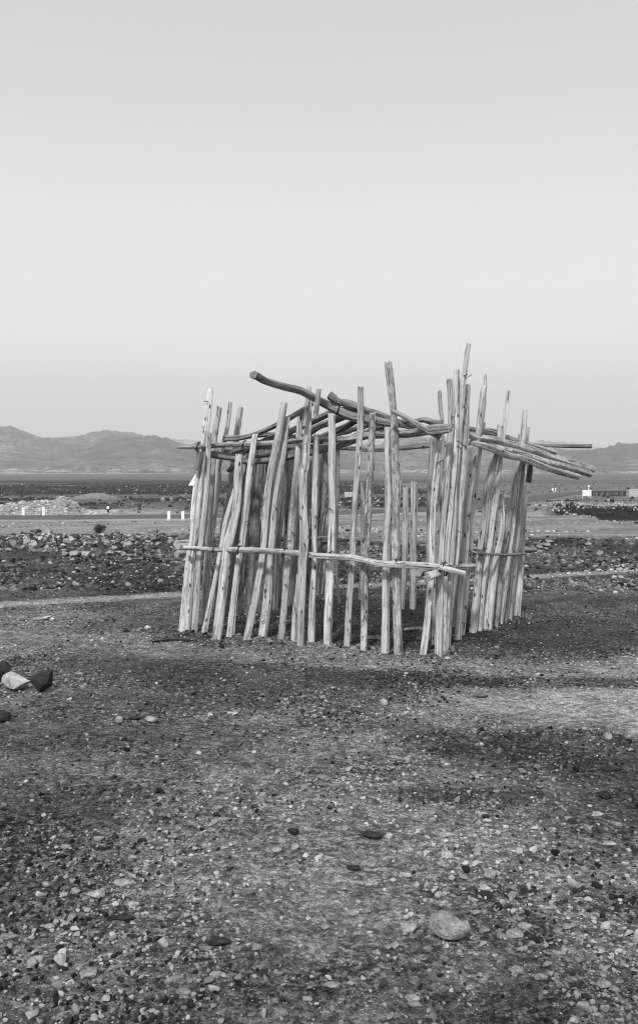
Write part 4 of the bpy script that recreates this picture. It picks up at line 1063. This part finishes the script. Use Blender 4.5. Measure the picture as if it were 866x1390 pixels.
# rubble heap beyond the road
def heap():
    xs = np.linspace(-29, -12.5, 170); ys = np.linspace(56.3, 62, 60); X, Y_ = np.meshgrid(xs, ys)
    px = CX + F * X / 58.5
    kx = [-120, -60, -20, 0, 14, 30, 48, 62, 70, 79, 86, 96, 107]; kh = [12, 14, 11, 9, 13, 14, 14, 14, 17, 22, 21, 12, 0]
    H = np.interp(px, kx, kh) * 58.5 / F
    q = np.clip((Y_ - 56.5) / 2.2, 0, 1); q2 = np.clip((61.8 - Y_) / 2.6, 0, 1)
    prof = np.minimum(q, q2) ** .8
    G = height(X, Y_)
    Z = G - .12 + (H + .12) * prof * (.88 + .25 * fbm(X * 1.2, Y_ * 1.2, 5, 4))
    base = (float(X.mean()), 58.8, float(G.mean()))
    e = empty('rubble_heap', base, 'long heap of pale broken rubble beyond the road at left', 'rubble heap')
    i = np.arange(len(ys) - 1)[:, None] * len(xs) + np.arange(len(xs) - 1)[None, :]
    f = np.stack([i, i + 1, i + 1 + len(xs), i + len(xs)], -1).reshape(-1, 4)
    make_mesh('soil', np.stack([X, Y_, Z], -1).reshape(-1, 3), f, M['ground'], {'tone': np.full(X.size, .36)}, parent=e, loc=base)
    n = 3800; r = np.random.default_rng(3)
    a = r.integers(1, len(ys) - 1, n); b = r.integers(1, len(xs) - 1, n)
    k = prof[a, b] > .03; a = a[k]; b = b[k]; n = len(a)
    rr = .035 * (5 ** (r.uniform(size=n) ** 2.2))
    t = TEMPL[1][r.integers(0, 24, n)] * np.stack([rr, rr * .8, rr * .7], 1)[:, None, :]
    t = t + np.stack([X[a, b] + r.normal(0, .03, n), Y_[a, b] + r.normal(0, .03, n), Z[a, b] + rr * .3], 1)[:, None, :]
    V_ = t.shape[1]
    f = (ICO[1][1][None] + (np.arange(n) * V_)[:, None, None]).reshape(-1, 3)
    o = make_mesh('rubble', t.reshape(-1, 3), f, M['pebble'], {'tone': np.repeat(r.uniform(.2, .5, n), V_)}, smooth=False, parent=e, loc=base)
    o['kind'] = 'stuff'
heap()

# small dark shrubs
def shrub(px, pyb, w, h, label, seed, n=900):
    r = np.random.default_rng(seed)
    c = solve(px, pyb, 22, 120); s = c[1] / F; W = w / 2 * s; H = h * s
    e = empty('bush', c, label, 'bush')
    V = []; Fc = []
    lob = [(r.uniform(-.6, .6), r.uniform(-.5, .5), r.uniform(.3, .7), r.uniform(.3, .5)) for _ in range(7)]
    for k in range(n):
        l = lob[r.integers(7)]; d = r.normal(size=3); d /= np.linalg.norm(d); d *= l[3] * r.uniform(.5, 1.1)
        p = np.array([(l[0] + d[0]) * W, (l[1] + d[1]) * W, max(.02, (l[2] + d[2] * .9)) * H]) + c
        a = r.normal(size=3); a /= np.linalg.norm(a); b = np.cross(a, r.normal(size=3)); b /= np.linalg.norm(b)
        L = r.uniform(.05, .09) * H; o = len(V); V += [p - a * L, p + b * L * .4, p + a * L, p - b * L * .4]; Fc.append((o, o + 1, o + 2, o + 3))
    make_mesh('foliage', V, np.array(Fc), M['leaf'], smooth=False, parent=e, loc=tuple(c))
    for k in range(6):
        l = lob[k]; tube('branch', e, [c + (0, 0, -.03), c + (l[0] * W * .4, l[1] * W * .4, l[2] * H * .5), c + (l[0] * W, l[1] * W, l[2] * H)], .006, 'leaf', 5)
shrub(135, 724, 19, 14, 'small dark bush at the edge of the sand behind the stone row', 1)

# ------------------------------------------------------------------ air
bpy.ops.mesh.primitive_cube_add(size=1)
hz = bpy.context.active_object; hz.name = 'haze'; hz.data.name = 'haze'
hz.scale = (20000, 10400, 700); hz.location = (0, 5000, 345 - 4 + .0)
hm = bpy.data.materials.new('haze_air'); hm.use_nodes = True; t = hm.node_tree; t.nodes.clear()
out = t.nodes.new('ShaderNodeOutputMaterial'); pv = t.nodes.new('ShaderNodeVolumePrincipled')
pv.inputs['Color'].default_value = (.97, .97, .97, 1); pv.inputs['Density'].default_value = 1.35e-4; pv.inputs['Anisotropy'].default_value = 0.0
t.links.new(pv.outputs[0], out.inputs['Volume']); hz.data.materials.append(hm)
tag(hz, kind='stuff')

# ------------------------------------------------------------------ light
SUN_EL, SUN_AZ = 45.0, 194.0     # azimuth clockwise from +Y: behind the camera, to its left
wd = bpy.data.worlds.new('World'); scene.world = wd; wd.use_nodes = True
t = wd.node_tree; bg = t.nodes['Background']
sky = t.nodes.new('ShaderNodeTexSky'); sky.sky_type = 'NISHITA'; sky.sun_disc = False
sky.sun_elevation = math.radians(SUN_EL); sky.sun_rotation = math.radians(SUN_AZ); sky.dust_density = 3.0; sky.air_density = 1.0
bw = t.nodes.new('ShaderNodeRGBToBW'); t.links.new(sky.outputs[0], bw.inputs[0])
tc = t.nodes.new('ShaderNodeTexCoord'); sp = t.nodes.new('ShaderNodeSeparateXYZ'); t.links.new(tc.outputs['Generated'], sp.inputs[0])
ramp = t.nodes.new('ShaderNodeFloatCurve')
cv = ramp.mapping.curves[0]
SKY = [(0.0, .57), (.03, .57), (.05, .565), (.085, .63), (.15, .765), (.22, .765), (.33, .68), (.45, .61), (.7, .58), (1.0, .55)]
cv.points[0].location = SKY[0]; cv.points[1].location = SKY[-1]
for p_ in SKY[1:-1]: cv.points.new(*p_)
ramp.mapping.update()
t.links.new(sp.outputs['Z'], ramp.inputs['Value'])
def wm(op, a, b):
    n_ = t.nodes.new('ShaderNodeMath'); n_.operation = op
    for i, v_ in enumerate((a, b)):
        if hasattr(v_, 'is_output'): t.links.new(v_, n_.inputs[i])
        else: n_.inputs[i].default_value = v_
    return n_.outputs[0]
NIS = .18
tot = wm('ADD', wm('MULTIPLY', ramp.outputs[0], 10 * (1 - NIS)), wm('MULTIPLY', bw.outputs[0], NIS))
cc = t.nodes.new('ShaderNodeCombineColor')
for i in range(3): t.links.new(tot, cc.inputs[i])
t.links.new(cc.outputs[0], bg.inputs['Color']); bg.inputs['Strength'].default_value = .1

sun = bpy.data.objects.new('sun', bpy.data.lights.new('sun', 'SUN')); COL.objects.link(sun)
sun.data.energy = 2.75; sun.data.angle = math.radians(6); sun.data.color = (1, 1, 1)
az = math.radians(SUN_AZ); el = math.radians(SUN_EL)
dirv = Vector((math.sin(az) * math.cos(el), math.cos(az) * math.cos(el), math.sin(el)))
sun.rotation_euler = dirv.to_track_quat('Z', 'Y').to_euler()

# ------------------------------------------------------------------ camera
cam = bpy.data.objects.new('camera', bpy.data.cameras.new('camera')); COL.objects.link(cam)
cam.location = (0, 0, CAMZ); cam.rotation_euler = (math.radians(90), 0, 0)
cam.data.sensor_fit = 'VERTICAL'; cam.data.sensor_height = 38.49; cam.data.lens = F * 38.49 / 1390
cam.data.shift_y = -55 / 1390; cam.data.clip_end = 40000; cam.data.clip_start = .05
scene.camera = cam
scene.view_settings.view_transform = 'Standard'; scene.view_settings.look = 'None'
scene.view_settings.exposure = 0.3; scene.view_settings.gamma = 1
scene.cycles.use_denoising = True
scene.cycles.filter_width = 1.15
scene.cycles.max_bounces = 6; scene.cycles.volume_bounces = 1
scene.render.film_transparent = False
